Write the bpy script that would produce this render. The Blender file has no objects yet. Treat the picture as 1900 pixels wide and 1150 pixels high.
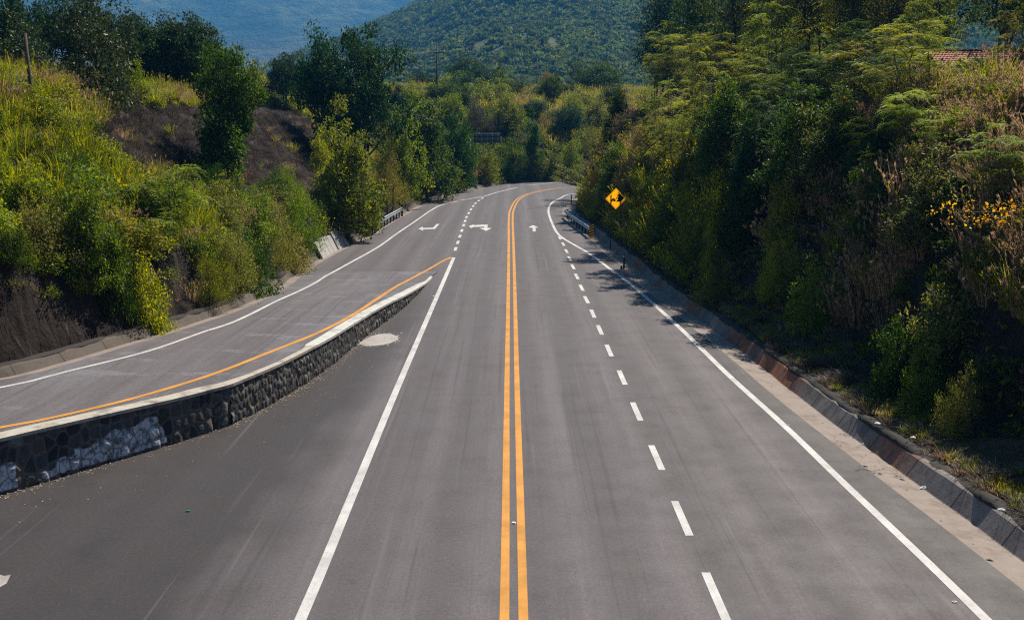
import bpy, bmesh, math, random
import numpy as np
from mathutils import Vector

# ------------------------------------------------------------------ camera, light, exposure
S = bpy.context.scene
COL = S.collection
CAM_H, FPX, PITCH = 8.5, 1900.0, math.atan(352/1900)
cam_d = bpy.data.cameras.new("camera"); cam = bpy.data.objects.new("camera", cam_d); COL.objects.link(cam)
cam.location = (0, 0, CAM_H); cam.rotation_euler = (math.pi/2 - PITCH, 0, 0)
cam_d.sensor_width = 36; cam_d.lens = 36.0; cam_d.clip_start = 0.2; cam_d.clip_end = 20000
S.camera = cam
SUN_AZ = math.radians(37.5)       # clockwise from +Y
SUN_EL = math.radians(52)
SUNV = Vector((math.sin(SUN_AZ)*math.cos(SUN_EL), math.cos(SUN_AZ)*math.cos(SUN_EL), math.sin(SUN_EL)))
w = bpy.data.worlds.new("World"); S.world = w; w.use_nodes = True
nt = w.node_tree
sky = nt.nodes.new("ShaderNodeTexSky"); sky.sky_type = 'NISHITA'; sky.sun_disc = False
sky.sun_elevation = SUN_EL; sky.sun_rotation = SUN_AZ; sky.air_density = 0.6; sky.dust_density = 0.15
bgn = nt.nodes["Background"]; bgn.inputs[1].default_value = 0.05
nt.links.new(sky.outputs[0], bgn.inputs[0])
sd = bpy.data.lights.new("sun", 'SUN'); sun = bpy.data.objects.new("sun", sd); COL.objects.link(sun)
sd.energy = 5.0; sd.angle = math.radians(0.5); sd.color = (1.0, 0.93, 0.81)
sun.rotation_euler = SUNV.to_track_quat('Z', 'Y').to_euler()
S.view_settings.view_transform = 'Standard'; S.view_settings.look = 'None'
S.view_settings.exposure = 0.72; S.view_settings.gamma = 1
S.render.engine = 'CYCLES'
S.cycles.use_denoising = False
S.cycles.sample_clamp_indirect = 3.0; S.cycles.sample_clamp_direct = 12.0; S.cycles.filter_width = 1.2
S.cycles.max_bounces = 6; S.cycles.diffuse_bounces = 2; S.cycles.glossy_bounces = 2
S.cycles.transmission_bounces = 4; S.cycles.volume_bounces = 0; S.cycles.transparent_max_bounces = 8

# ------------------------------------------------------------------ projection used for survey work
cP, sP = math.cos(PITCH), math.sin(PITCH)
def depth_at(Y, z): return Y*cP + (CAM_H - z)*sP
def ray(px, py):
    u, v = px-950.0, 575.0-py
    return np.array([u, FPX*cP + v*sP, -FPX*sP + v*cP])
def gp(px, py, zf=None):
    d = ray(px, py); z = 0.0
    for _ in range(25):
        t = (z-CAM_H)/d[2]; X, Y = d[0]*t, d[1]*t
        if zf is None: break
        z = float(zf(Y))
    return (X, Y)
def x_at(px, Y, z=5.0): return (px-950.0)/FPX*depth_at(Y, z)
def z_at(py, Y):
    d = ray(950, py); return CAM_H + d[2]/d[1]*Y
ZY = [-100, 8, 20, 24, 27, 33, 37, 44, 50, 53.7, 58, 400]
ZZ = [2.6, 1.75, 1.40, 1.29, 1.19, 1.08, .95, .72, .34, .07, 0, 0]
_yy = np.linspace(-100, 400, 5001); _zz = np.interp(_yy, ZY, ZZ)
_k = np.hanning(31); _k /= _k.sum(); _zz = np.convolve(np.pad(_zz, 15, mode='edge'), _k, 'valid')
_zz[_yy >= 58] = 0
def z_r(Y): return np.interp(Y, _yy, _zz)

# ------------------------------------------------------------------ helpers
def hsh(ix, iy, seed):
    h = (ix.astype(np.int64)*374761393 + iy.astype(np.int64)*668265263 + seed*1442695041) & 0xffffffff
    h = ((h ^ (h >> 13))*1274126177) & 0xffffffff
    return ((h ^ (h >> 16)) & 0xffff)/65535.0
def vnoise(x, y, seed=0):
    x = np.asarray(x, float); y = np.asarray(y, float)
    ix, iy = np.floor(x), np.floor(y); fx, fy = x-ix, y-iy
    fx = fx*fx*(3-2*fx); fy = fy*fy*(3-2*fy)
    a, b = hsh(ix, iy, seed), hsh(ix+1, iy, seed); c, d = hsh(ix, iy+1, seed), hsh(ix+1, iy+1, seed)
    return (a*(1-fx)+b*fx)*(1-fy) + (c*(1-fx)+d*fx)*fy
def fbm(x, y, seed=0, o=4):
    s, a, t = 0, 1.0, 0
    for k in range(o):
        s = s + a*vnoise(x*2**k, y*2**k, seed+k*17); t += a; a *= .5
    return s/t
def catmull(pts, step=0.5):
    P = np.array(pts, float); out = []
    Q = np.vstack([2*P[0]-P[1], P, 2*P[-1]-P[-2]])
    for i in range(1, len(Q)-2):
        p0, p1, p2, p3 = Q[i-1], Q[i], Q[i+1], Q[i+2]
        L = np.linalg.norm(p2-p1); n = max(2, int(L/step))
        # centripetal form
        t0 = 0; t1 = t0+max(1e-3, np.linalg.norm(p1-p0)**.5); t2 = t1+max(1e-3, L**.5); t3 = t2+max(1e-3, np.linalg.norm(p3-p2)**.5)
        for k in range(n):
            t = t1+(t2-t1)*k/n
            A1 = (t1-t)/(t1-t0)*p0+(t-t0)/(t1-t0)*p1; A2 = (t2-t)/(t2-t1)*p1+(t-t1)/(t2-t1)*p2; A3 = (t3-t)/(t3-t2)*p2+(t-t2)/(t3-t2)*p3
            B1 = (t2-t)/(t2-t0)*A1+(t-t0)/(t2-t0)*A2; B2 = (t3-t)/(t3-t1)*A2+(t-t1)/(t3-t1)*A3
            out.append((t2-t)/(t2-t1)*B1+(t-t1)/(t2-t1)*B2)
    out.append(P[-1]); return np.array(out)
def resample(P, n):
    d = np.r_[0, np.cumsum(np.linalg.norm(np.diff(P, axis=0), axis=1))]
    s = np.linspace(0, d[-1], n)
    return np.stack([np.interp(s, d, P[:, k]) for k in range(P.shape[1])], 1)
def normals2(P):
    t = np.gradient(P, axis=0); t /= np.linalg.norm(t, axis=1)[:, None]+1e-9
    return np.stack([t[:, 1], -t[:, 0]], 1)          # to the right of travel
def offset(P, d):
    return P + normals2(P)*np.asarray(d).reshape(-1, 1)
def mesh_np(name, V, F, mat=None, smooth=False, attrs=None, uv=None):
    """F: (n,3) or (n,4) int array, or list of arrays"""
    me = bpy.data.meshes.new(name)
    Fs = F if isinstance(F, list) else [F]
    Fs = [np.asarray(f, np.int32) for f in Fs if len(f)]
    V = np.asarray(V, np.float32)
    me.vertices.add(len(V)); me.vertices.foreach_set("co", V.ravel())
    nl = sum(f.size for f in Fs); npoly = sum(len(f) for f in Fs)
    me.loops.add(nl); me.loops.foreach_set("vertex_index", np.concatenate([f.ravel() for f in Fs]))
    me.polygons.add(npoly)
    tot = np.concatenate([np.full(len(f), f.shape[1], np.int32) for f in Fs])
    me.polygons.foreach_set("loop_start", np.r_[0, np.cumsum(tot)[:-1]].astype(np.int32))
    me.polygons.foreach_set("loop_total", tot)
    me.polygons.foreach_set("use_smooth", np.full(npoly, smooth))
    me.update(calc_edges=True)
    if mat is not None: me.materials.append(mat)
    for k, a in (attrs or {}).items():
        a = np.asarray(a, np.float32)
        if a.ndim == 1:
            at = me.attributes.new(k, 'FLOAT', 'POINT'); at.data.foreach_set("value", a)
        else:
            at = me.attributes.new(k, 'FLOAT_VECTOR', 'POINT'); at.data.foreach_set("vector", a.ravel())
    return me
def grid_faces(nu, nv, flip=False):
    i = np.arange((nu-1)*(nv-1)); a = (i//(nv-1))*nv + i % (nv-1)
    f = np.stack([a, a+1, a+nv+1, a+nv], 1)
    return f[:, ::-1] if flip else f
def link(name, me, parent=None, label=None, cat=None, group=None, kind=None, loc=None):
    o = bpy.data.objects.new(name, me); COL.objects.link(o)
    if parent is not None: o.parent = parent
    if loc is not None: o.location = loc
    tag(o, label, cat, group, kind); return o
def tag(o, label=None, cat=None, group=None, kind=None):
    if label: o['label'] = label
    if cat: o['category'] = cat
    if group: o['group'] = group
    if kind: o['kind'] = kind
    return o
def empty(name, loc=(0, 0, 0), rz=0, **k):
    o = bpy.data.objects.new(name, None); COL.objects.link(o); o.location = loc; o.rotation_euler = (0, 0, rz)
    o.empty_display_size = .3
    return tag(o, **k)
class MB:
    def __init__(s): s.v = []; s.f = []
    def box(s, c, h, rz=0, rx=0, taper=1.0):
        c = Vector(c); n = len(s.v)
        for z in (-1, 1):
            for (x, y) in ((-1, -1), (1, -1), (1, 1), (-1, 1)):
                k = taper if z > 0 else 1
                p = Vector((x*h[0]*k, y*h[1]*k, z*h[2]))
                if rx: p.rotate(__import__('mathutils').Euler((rx, 0, 0)))
                if rz: p.rotate(__import__('mathutils').Euler((0, 0, rz)))
                s.v.append(tuple(p+c))
        for q in ((3, 2, 1, 0), (4, 5, 6, 7), (0, 1, 5, 4), (1, 2, 6, 5), (2, 3, 7, 6), (3, 0, 4, 7)):
            s.f.append([n+i for i in q])
    def tube(s, pts, r, k=6, cap=True):
        pts = [Vector(p) for p in pts]; n0 = len(s.v)
        for i, p in enumerate(pts):
            t = (pts[min(i+1, len(pts)-1)]-pts[max(i-1, 0)]); t.normalize()
            a = t.orthogonal().normalized(); b = t.cross(a)
            if abs(t.z) < .95:
                a = Vector((0, 0, 1)).cross(t).normalized(); b = t.cross(a)
            rr = r[i] if hasattr(r, '__len__') else r
            for j in range(k):
                an = 2*math.pi*j/k; s.v.append(tuple(p+(a*math.cos(an)+b*math.sin(an))*rr))
        for i in range(len(pts)-1):
            for j in range(k):
                a0 = n0+i*k+j; b0 = n0+i*k+(j+1) % k
                s.f.append([a0, b0, b0+k, a0+k])
        if cap:
            s.f.append([n0+j for j in range(k)][::-1]); s.f.append([n0+(len(pts)-1)*k+j for j in range(k)])
    def poly(s, pts):
        n = len(s.v); s.v += [tuple(p) for p in pts]; s.f.append(list(range(n, n+len(pts))))
    def prism(s, pts, d):
        """flat outline extruded by vector d"""
        n = len(s.v); m = len(pts); d = Vector(d)
        s.v += [tuple(p) for p in pts] + [tuple(Vector(p)+d) for p in pts]
        s.f.append(list(range(n+m-1, n-1, -1))); s.f.append(list(range(n+m, n+2*m)))
        for i in range(m): s.f.append([n+i, n+(i+1) % m, n+m+(i+1) % m, n+m+i])
    def mesh(s, name, mat, smooth=False):
        me = bpy.data.meshes.new(name); me.from_pydata(s.v, [], s.f); me.update()
        if mat: me.materials.append(mat)
        if smooth: me.polygons.foreach_set("use_smooth", [True]*len(me.polygons))
        return me
    def build(s, name, mat, parent=None, smooth=False, **k):
        return link(name, s.mesh(name, mat, smooth), parent, **k)

# ------------------------------------------------------------------ materials
class NT:
    def __init__(s, name):
        s.m = bpy.data.materials.new(name); s.m.use_nodes = True; s.t = s.m.node_tree
        s.b = s.t.nodes["Principled BSDF"]; s.out = s.t.nodes["Material Output"]
        s.b.inputs["Roughness"].default_value = .85
        s.b.inputs["Specular IOR Level"].default_value = .3
    def n(s, typ, **k):
        x = s.t.nodes.new(typ)
        for a, v in k.items(): setattr(x, a, v)
        return x
    def l(s, a, b): s.t.links.new(a, b)
    def val(s, x, sock):
        if isinstance(x, (int, float)): sock.default_value = x
        elif isinstance(x, tuple): sock.default_value = x if len(x) == 4 or sock.type == 'VECTOR' else (*x, 1)
        else: s.l(x, sock)
    def coord(s, scale=(1, 1, 1), rot=(0, 0, 0), out="Object"):
        c = s.n("ShaderNodeTexCoord"); m = s.n("ShaderNodeMapping")
        m.inputs["Scale"].default_value = scale; m.inputs["Rotation"].default_value = rot
        s.l(c.outputs[out], m.inputs[0]); return m.outputs[0]
    def noise(s, sc, det=4, rough=.55, vec=None, dist=0):
        x = s.n("ShaderNodeTexNoise"); x.inputs["Scale"].default_value = sc; x.inputs["Detail"].default_value = det
        x.inputs["Roughness"].default_value = rough; x.inputs["Distortion"].default_value = dist
        if vec is not None: s.l(vec, x.inputs["Vector"])
        return x.outputs["Fac"]
    def voro(s, sc, vec=None, feature='F1', out="Distance"):
        x = s.n("ShaderNodeTexVoronoi", feature=feature); x.inputs["Scale"].default_value = sc
        if vec is not None: s.l(vec, x.inputs["Vector"])
        return x.outputs[out]
    def ramp(s, fac, stops, interp='LINEAR'):
        r = s.n("ShaderNodeValToRGB"); r.color_ramp.interpolation = interp; e = r.color_ramp.elements
        while len(e) < len(stops): e.new(.5)
        for i, (p, c) in enumerate(stops):
            e[i].position = p; e[i].color = (*c, 1) if not isinstance(c, (int, float)) else (c, c, c, 1)
        s.l(fac, r.inputs[0]); return r.outputs[0]
    def mix(s, fac, a, b, mode='MIX'):
        x = s.n("ShaderNodeMix", data_type='RGBA', blend_type=mode)
        s.val(fac, x.inputs[0]); s.val(a, x.inputs[6]); s.val(b, x.inputs[7]); return x.outputs[2]
    def math(s, op, a, b=0.0, clamp=False):
        x = s.n("ShaderNodeMath", operation=op); x.use_clamp = clamp
        s.val(a, x.inputs[0]); s.val(b, x.inputs[1]); return x.outputs[0]
    def attr(s, name, out="Fac"):
        x = s.n("ShaderNodeAttribute"); x.attribute_name = name; return x.outputs[out]
    def sep(s, vec):
        x = s.n("ShaderNodeSeparateXYZ"); s.l(vec, x.inputs[0]); return x.outputs
    def bump(s, h, st=.3, d=.02):
        b = s.n("ShaderNodeBump"); b.inputs["Strength"].default_value = st; b.inputs["Distance"].default_value = d
        s.l(h, b.inputs["Height"]); s.l(b.outputs[0], s.b.inputs["Normal"])
    def color(s, c): s.val(c, s.b.inputs["Base Color"])
    def rough(s, c): s.val(c, s.b.inputs["Roughness"])

def asphalt(name, ramp_side=False):
    m = NT(name); co = m.coord()
    x, y, z = m.sep(co)
    big = m.noise(.12, 5, .6, co); mid = m.noise(.9, 4, .6, co); fine = m.noise(28, 3, .8, co)
    long_ = m.noise(1, 4, .6, m.coord((1.6, .05, 1)))             # streaks along the travel direction
    sw = m.noise(1, 4, .7, m.coord((.35, .9, 1), (0, 0, .5)), )
    base = m.mix(big, (.082, .070, .071), (.112, .095, .097))
    base = m.mix(m.ramp(long_, [(.36, 0.), (.66, .8)]), base, (.142, .121, .123))
    base = m.mix(m.math('MULTIPLY', m.ramp(mid, [(.52, 0.), (.72, 1.)]), .16), base, (.072, .066, .066))
    if ramp_side:
        st = m.noise(1, 5, .65, m.coord((.55, .10, 1), (0, 0, -.25)))
        base = m.mix(m.math('MULTIPLY', m.ramp(st, [(.54, 0.), (.70, 1.)]), .6), base, (.165, .163, .175))
        base = m.mix(m.math('MULTIPLY', m.ramp(sw, [(.56, 0.), (.64, 1.)]), .35), base, (.23, .23, .25))
    else:
        # wheel paths: four darker or paler bands that follow the lanes (a real wear pattern across x)
        wv = m.math('SINE', m.math('MULTIPLY', x, 3.55))
        wv = m.math('MULTIPLY', m.math('ADD', m.math('MULTIPLY', wv, .5), .5), m.ramp(long_, [(.3, .3), (.7, 1.)]))
        base = m.mix(m.math('MULTIPLY', wv, .7), base, (.054, .046, .045))
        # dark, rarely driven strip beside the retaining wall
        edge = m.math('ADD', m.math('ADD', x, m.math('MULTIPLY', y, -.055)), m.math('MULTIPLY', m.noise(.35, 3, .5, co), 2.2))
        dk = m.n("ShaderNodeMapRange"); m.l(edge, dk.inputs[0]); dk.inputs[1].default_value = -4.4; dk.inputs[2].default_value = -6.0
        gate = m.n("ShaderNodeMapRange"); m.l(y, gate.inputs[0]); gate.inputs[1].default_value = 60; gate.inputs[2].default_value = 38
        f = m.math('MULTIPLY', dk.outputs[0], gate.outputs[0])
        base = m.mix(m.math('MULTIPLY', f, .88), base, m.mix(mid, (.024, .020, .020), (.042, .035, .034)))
        # worn shoulder right of the edge line
        sh = m.n("ShaderNodeMapRange"); m.l(m.math('ADD', x, m.math('MULTIPLY', y, .035)), sh.inputs[0]); sh.inputs[1].default_value = 8.6; sh.inputs[2].default_value = 8.9
        base = m.mix(m.math('MULTIPLY', sh.outputs[0], .55), base, (.074, .067, .061))
        # random dark drips and tar spots
        sp = m.ramp(m.noise(.55, 2, .4, m.coord((1, .5, 1))), [(.66, 0.), (.74, 1.)])
        base = m.mix(m.math('MULTIPLY', sp, .3), base, (.06, .055, .05))
        # thin cross joints
        for yy, wd in ((45.6, .05), (31.4, .03), (66.5, .04)):
            jj = m.math('ABSOLUTE', m.math('SUBTRACT', m.math('ADD', y, m.math('MULTIPLY', m.noise(.5, 2, .5, co), .25)), yy))
            base = m.mix(m.math('MULTIPLY', m.math('LESS_THAN', jj, wd), .35), base, (.05, .045, .045))
    base = m.mix(.55, base, m.ramp(m.math('ADD', m.math('MULTIPLY', fine, .5), m.math('MULTIPLY', m.noise(11, 4, .9, co), .5)), [(.36, .35), (.5, 1.), (.64, 1.75)]), 'MULTIPLY')
    if not ramp_side:
        lc = m.math('ABSOLUTE', m.math('SUBTRACT', m.math('ABSOLUTE', m.math('ADD', x, m.math('MULTIPLY', m.noise(.2, 2, .5, co), .5))), 2.05))
        base = m.mix(m.math('MULTIPLY', m.ramp(lc, [(.05, 1.), (.5, 0.)]), .22), base, (.045, .040, .038))
        dr = m.ramp(m.noise(1, 3, .5, m.coord((2.2, .8, 1))), [(.70, 0.), (.76, 1.)]); base = m.mix(m.math('MULTIPLY', dr, .45), base, (.035, .031, .028))
    tl = m.noise(1, 3, .6, m.coord((5.5, .05, 1), (0, 0, .012))); base = m.mix(m.math('MULTIPLY', m.ramp(tl, [(.58, 0.), (.66, 1.)]), .35), base, (.040, .035, .034))
    tl2 = m.noise(1, 3, .6, m.coord((4.0, .06, 1), (0, 0, -.05))); base = m.mix(m.math('MULTIPLY', m.ramp(tl2, [(.62, 0.), (.72, 1.)]), .3), base, (.17, .15, .15))
    peb = m.ramp(m.noise(60, 2, .6, co), [(.66, 0.), (.72, 1.)])
    base = m.mix(m.math('MULTIPLY', peb, .5), base, (.40, .37, .36))
    m.color(base); m.rough(m.ramp(mid, [(.3, .62), (.7, .85)])); m.b.inputs["Specular IOR Level"].default_value = .35
    m.bump(fine, .35, .01); return m.m
def paint(name, col, wear=.5):
    m = NT(name); co = m.coord()
    n1 = m.noise(14, 5, .7, co); n2 = m.noise(1.2, 4, .6, co)
    c = m.mix(m.ramp(n2, [(.35, 0.), (.7, 1.)]), col, tuple(v*.66 for v in col))
    fac = m.ramp(n1, [(.55, 0.), (.66, wear)])
    c = m.mix(fac, c, (.13, .12, .12))
    st = m.ramp(m.noise(1, 3, .6, m.coord((22, .35, 1))), [(.58, 0.), (.68, .35)])
    c = m.mix(st, c, tuple(v*.5 for v in col))
    m.color(c); m.rough(.7); m.bump(n1, .2, .004); return m.m
def concrete(name, col, dirt=(.12, .09, .07), rust=False, sc=1.0):
    m = NT(name); co = m.coord()
    n1 = m.noise(1.1*sc, 5, .65, co); n2 = m.noise(14*sc, 4, .7, co)
    c = m.mix(n1, tuple(v*.72 for v in col), tuple(v*1.15 for v in col))
    c = m.mix(m.ramp(n2, [(.5, 0.), (.75, .6)]), c, dirt)
    c = m.mix(m.ramp(m.noise(.5*sc, 5, .7, co), [(.5, 0.), (.68, .65)]), c, dirt)
    if rust:
        r = m.attr("rust"); v = m.noise(1, 4, .6, m.coord((6, 6, .6)))
        f = m.math('MULTIPLY', r, m.ramp(v, [(.3, .3), (.6, 1.)]))
        c = m.mix(f, c, (.30, .085, .02))
        j = m.math('FRACT', m.math('DIVIDE', m.attr('arc'), 2.1)); c = m.mix(m.math('MULTIPLY', m.math('LESS_THAN', j, .022), .85), c, (.03, .025, .02))
        c = m.mix(m.math('MULTIPLY', m.ramp(m.noise(1, 5, .7, m.coord((3, 3, .5))), [(.50, 0.), (.66, 1.)]), .55), c, (.075, .06, .045))
    m.color(c); m.rough(.9); m.bump(n2, .5, .01); return m.m
def plain(name, col, rough=.6, metal=0, var=.25, sc=4):
    m = NT(name); co = m.coord(); n = m.noise(sc, 4, .6, co)
    m.color(m.mix(n, tuple(v*(1-var) for v in col), tuple(min(1, v*(1+var)) for v in col)))
    m.rough(rough); m.b.inputs["Metallic"].default_value = metal; return m.m
def leaf(name, a, b, c=None, trans=.4, rough=.5, spec=.35, hue=.03, val=.25):
    """a..b follow the per-leaf random value, c is the odd leaf; object random shifts tone"""
    m = NT(name); lv = m.attr("lv")
    stops = [(0, a), (.8, b)] + ([(.93, b), (.97, c)] if c else [(1, tuple(v*1.15 for v in b))])
    col = m.ramp(lv, stops)
    oi = m.n("ShaderNodeObjectInfo"); rnd = oi.outputs["Random"]
    h = m.n("ShaderNodeHueSaturation")
    m.l(m.math('ADD', m.math('MULTIPLY', rnd, 2*hue), .5-hue), h.inputs["Hue"])
    m.l(m.math('ADD', m.math('MULTIPLY', m.math('FRACT', m.math('MULTIPLY', rnd, 7.31)), 2*val), 1-val), h.inputs["Value"])
    m.l(col, h.inputs["Color"])
    col = h.outputs[0]
    m.color(col); m.rough(rough); m.b.inputs["Specular IOR Level"].default_value = spec
    tr = m.n("ShaderNodeBsdfTranslucent"); m.l(m.mix(.5, col, (1.0, 1.0, .25), 'MULTIPLY'), tr.inputs[0])
    br = m.n("ShaderNodeHueSaturation"); br.inputs["Value"].default_value = 1.9; br.inputs["Saturation"].default_value = 1.12
    m.l(col, br.inputs["Color"]); m.l(br.outputs[0], tr.inputs[0])
    mx = m.n("ShaderNodeMixShader"); mx.inputs[0].default_value = trans
    m.l(m.b.outputs[0], mx.inputs[1]); m.l(tr.outputs[0], mx.inputs[2]); m.l(mx.outputs[0], m.out.inputs[0]); return m.m

M = {}
M['asphalt'] = asphalt("asphalt"); M['ramp'] = asphalt("ramp_asphalt", True)
M['white'] = paint("white_paint", (.62, .59, .56), .45); M['yellow'] = paint("yellow_paint", (.66, .29, .045), .3)
M['gutter'] = concrete("gutter_concrete", (.30, .245, .21), (.14, .10, .075), sc=2.4)
M['kerb'] = concrete("kerb_concrete", (.25, .215, .19), (.09, .072, .055), True)
M['cap'] = concrete("coping_concrete", (.50, .44, .36), (.045, .04, .035), sc=3.2)
M['cap_white'] = concrete("coping_white_paint", (.60, .58, .53), (.16, .14, .12), sc=3)
M['slab'] = concrete('slab_concrete', (.42, .40, .38), (.24, .22, .20), sc=.6)
M['kerb_dirty'] = concrete('dirty_kerb_concrete', (.13, .105, .085), (.07, .05, .035), True)
M['silt'] = concrete("silt", (.42, .38, .35), (.22, .19, .17), sc=3)
M['grime'] = concrete("black_grime", (.045, .038, .032), (.02, .017, .014))
M['steel'] = plain("galvanised_steel", (.42, .46, .50), .38, .8)
M['darksteel'] = plain("dark_steel", (.05, .05, .055), .55, .5)
M['wood'] = plain("pole_wood", (.10, .075, .055), .9); M['polecon'] = plain("pole_concrete", (.30, .30, .28), .85)
M['bark'] = plain("bark", (.055, .04, .03), .95, 0, .4, 9); M['palebark'] = plain("pale_bark", (.16, .13, .10), .9, 0, .4, 7)
M['signyellow'] = plain("sign_yellow", (1.0, .50, .012), .45, 0, .06); M['sheet'] = leaf('translucent_sign_sheet', (.95, .42, .01), (.98, .46, .012), trans=.6, rough=.4, spec=.4, hue=0, val=0); M['black'] = plain("black_paint", (.012, .012, .012), .5)  # sign sheet made translucent so light from behind brightens its face
M['signback'] = plain("sign_back_aluminium", (.10, .155, .14), .5, .3, .15, 1.5)
M['litterw'] = plain("white_litter", (.72, .72, .70), .6); M['litterg'] = plain("green_plastic", (.02, .42, .10), .3)
M['litterr'] = plain("red_litter", (.5, .05, .06), .4)
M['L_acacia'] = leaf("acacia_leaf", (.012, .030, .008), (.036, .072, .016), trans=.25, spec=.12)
M['L_dark'] = leaf("dark_bush_leaf", (.009, .022, .004), (.070, .115, .010), trans=.35, spec=.15)  # bush leaf spans widened: shade and sunlight contrast put into the colour
M['L_green'] = leaf("green_bush_leaf", (.028, .058, .005), (.185, .225, .010), (.30, .24, .03), trans=.45)
M['L_bright'] = leaf("bright_bush_leaf", (.075, .110, .006), (.310, .310, .010), (.40, .28, .03), trans=.5)
M['L_olive'] = leaf("olive_bush_leaf", (.045, .060, .014), (.220, .210, .040), (.32, .23, .08), trans=.4)
M['L_feather'] = leaf("feather_leaf", (.045, .075, .004), (.270, .280, .010), (.40, .29, .02), trans=.5)
M['L_feather_y'] = leaf("yellow_feather_leaf", (.13, .19, .012), (.27, .27, .02), (.34, .22, .02), trans=.45)
M['L_euc'] = leaf("tall_tree_leaf", (.016, .030, .008), (.095, .115, .020), (.30, .10, .03), trans=.4, spec=.15)
M['L_gloss'] = leaf("glossy_leaf", (.014, .032, .008), (.065, .095, .020), (.14, .14, .07), trans=.25, rough=.45, spec=.3)
M['L_dry'] = leaf("dry_leaf", (.10, .065, .035), (.22, .15, .08), (.10, .12, .03), trans=.35)
M['L_orange'] = leaf("orange_bush_leaf", (.13, .085, .02), (.26, .16, .03), (.08, .12, .02), trans=.4)
M['L_brown'] = leaf("withered_leaf", (.045, .036, .028), (.085, .065, .05), trans=.25)
M['L_yellow'] = leaf("yellow_leaf", (.55, .30, .01), (.72, .42, .015), trans=.4)
M['G_green'] = leaf("grass_green", (.060, .085, .006), (.280, .280, .018), (.44, .32, .08), trans=.5, hue=.03)
M['G_yellow'] = leaf("grass_yellow", (.15, .155, .022), (.31, .275, .050), (.40, .27, .08), trans=.5, hue=.025)
M['G_dry'] = leaf("grass_dry", (.19, .125, .065), (.42, .29, .17), (.16, .15, .04), trans=.35, hue=.02)
def flower():
    return plain("white_flower", (.8, .8, .76), .6)
M['flower'] = flower()

# ------------------------------------------------------------------ road layout (surveyed from the photograph)
def G(pts, zf=None): return np.array([gp(px, py, zf) for px, py in pts])
lin = lambda a: np.array(a, float)
# left asphalt edge, travelling away from the camera
L_px = [(0, 705), (144, 670), (201, 653), (273, 631), (368, 602), (479, 561), (564, 509), (623, 471), (700, 434), (712, 424), (767, 391), (797, 375.6), (835, 364.5), (878, 353), (960, 339.5)]
Lpts = G(L_px, z_r)
Ledge = catmull(np.vstack([lin([(-150, -12), (-90, 4), (-60, 12), (-38, 18.5), (-22, 24.6)]), Lpts, lin([(6.2, 144.6), (12, 149.5), (22, 155.5), (35, 159.5), (50, 161.5), (75, 163), (140, 163), (300, 150)])]), .5)
R_px = [(1900, 1095), (1612, 872), (1464, 757), (1338, 650), (1260, 588), (1176.5, 520), (1153, 494), (1130, 476.5), (1110, 459), (1089, 438), (1057, 414), (1045, 402), (1044.5, 391), (1052, 379), (1064, 368)]
Redge = catmull(np.vstack([lin([(12.5, -60), (11.6, -25), (10.5, 0)]), G(R_px), lin([(10.6, 119.5), (16, 126.5), (24, 133), (34, 138), (50, 142), (75, 143.5), (140, 143), (300, 130)])]), .5)
Lkerb = offset(Ledge, -1.10); Rkerb = offset(Redge, 1.42)         # back edge of each kerb
# foot line of the retaining wall
W_px = [(0, 918), (60, 900), (232, 849), (330, 820), (428, 788)]
W2_px = [(428, 788), (520, 740), (600, 688), (650, 648), (690, 615), (740, 578), (775, 545), (800, 515)]
W1 = np.vstack([lin([(-70, -14), (-40, 3.0), (-24, 12.4), (-17, 17.6)]), G(W_px)])
W1 = catmull(W1, .5); W2 = catmull(G(W2_px), .5)
wallP = np.vstack([W1, W2[1:]])
nose = np.array(gp(842, 478))
wallX = lambda Y: np.interp(Y, np.r_[wallP[:, 1], nose[1]], np.r_[wallP[:, 0], nose[0]])
YS = 58.0
LX = lambda Y: np.interp(Y, Ledge[:400, 1], Ledge[:400, 0])
RX = lambda Y: np.interp(Y, Redge[:, 1][:300], Redge[:, 0][:300])

def sheet(A, B, n, zf):
    """grid between two polylines with equal point counts"""
    t = np.linspace(0, 1, n)[None, :, None]
    P = A[:, None, :]*(1-t)+B[:, None, :]*t
    Z = zf(P[..., 1])
    return np.concatenate([P, np.broadcast_to(Z, P.shape[:2])[..., None]], 2).reshape(-1, 3), grid_faces(len(A), n)
zero = lambda Y: np.zeros_like(Y)
# main carriageway: near part bounded by the wall, far part full width
ys = np.r_[np.linspace(-40, 20, 40), np.linspace(20.5, YS, 90)]
V1, F1 = sheet(np.stack([wallX(ys)+np.where(ys < 53.7, -.03, 0), ys], 1), np.stack([RX(ys), ys], 1), 10, zero)
iL = np.searchsorted(Ledge[:400, 1], YS); iR = np.searchsorted(Redge[:300, 1], YS)
FL = resample(np.vstack([[LX(YS), YS], Ledge[iL:]]), 160); FR = resample(np.vstack([[RX(YS), YS], Redge[iR:]]), 160)
V2, F2 = sheet(FL, FR, 10, zero)
road = link("main_road", mesh_np("main_road", np.vstack([V1, V2]), np.vstack([F1, F2+len(V1)])[:, ::-1], M['asphalt']), kind='structure')
ys2 = np.linspace(-10, YS, 150)
V3, F3 = sheet(np.stack([LX(ys2), ys2], 1), np.stack([wallX(ys2)-.02, ys2], 1), 12, z_r)
ramp = link("ramp_road", mesh_np("ramp_road", V3, F3[:, ::-1], M['ramp']), kind='structure')

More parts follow.
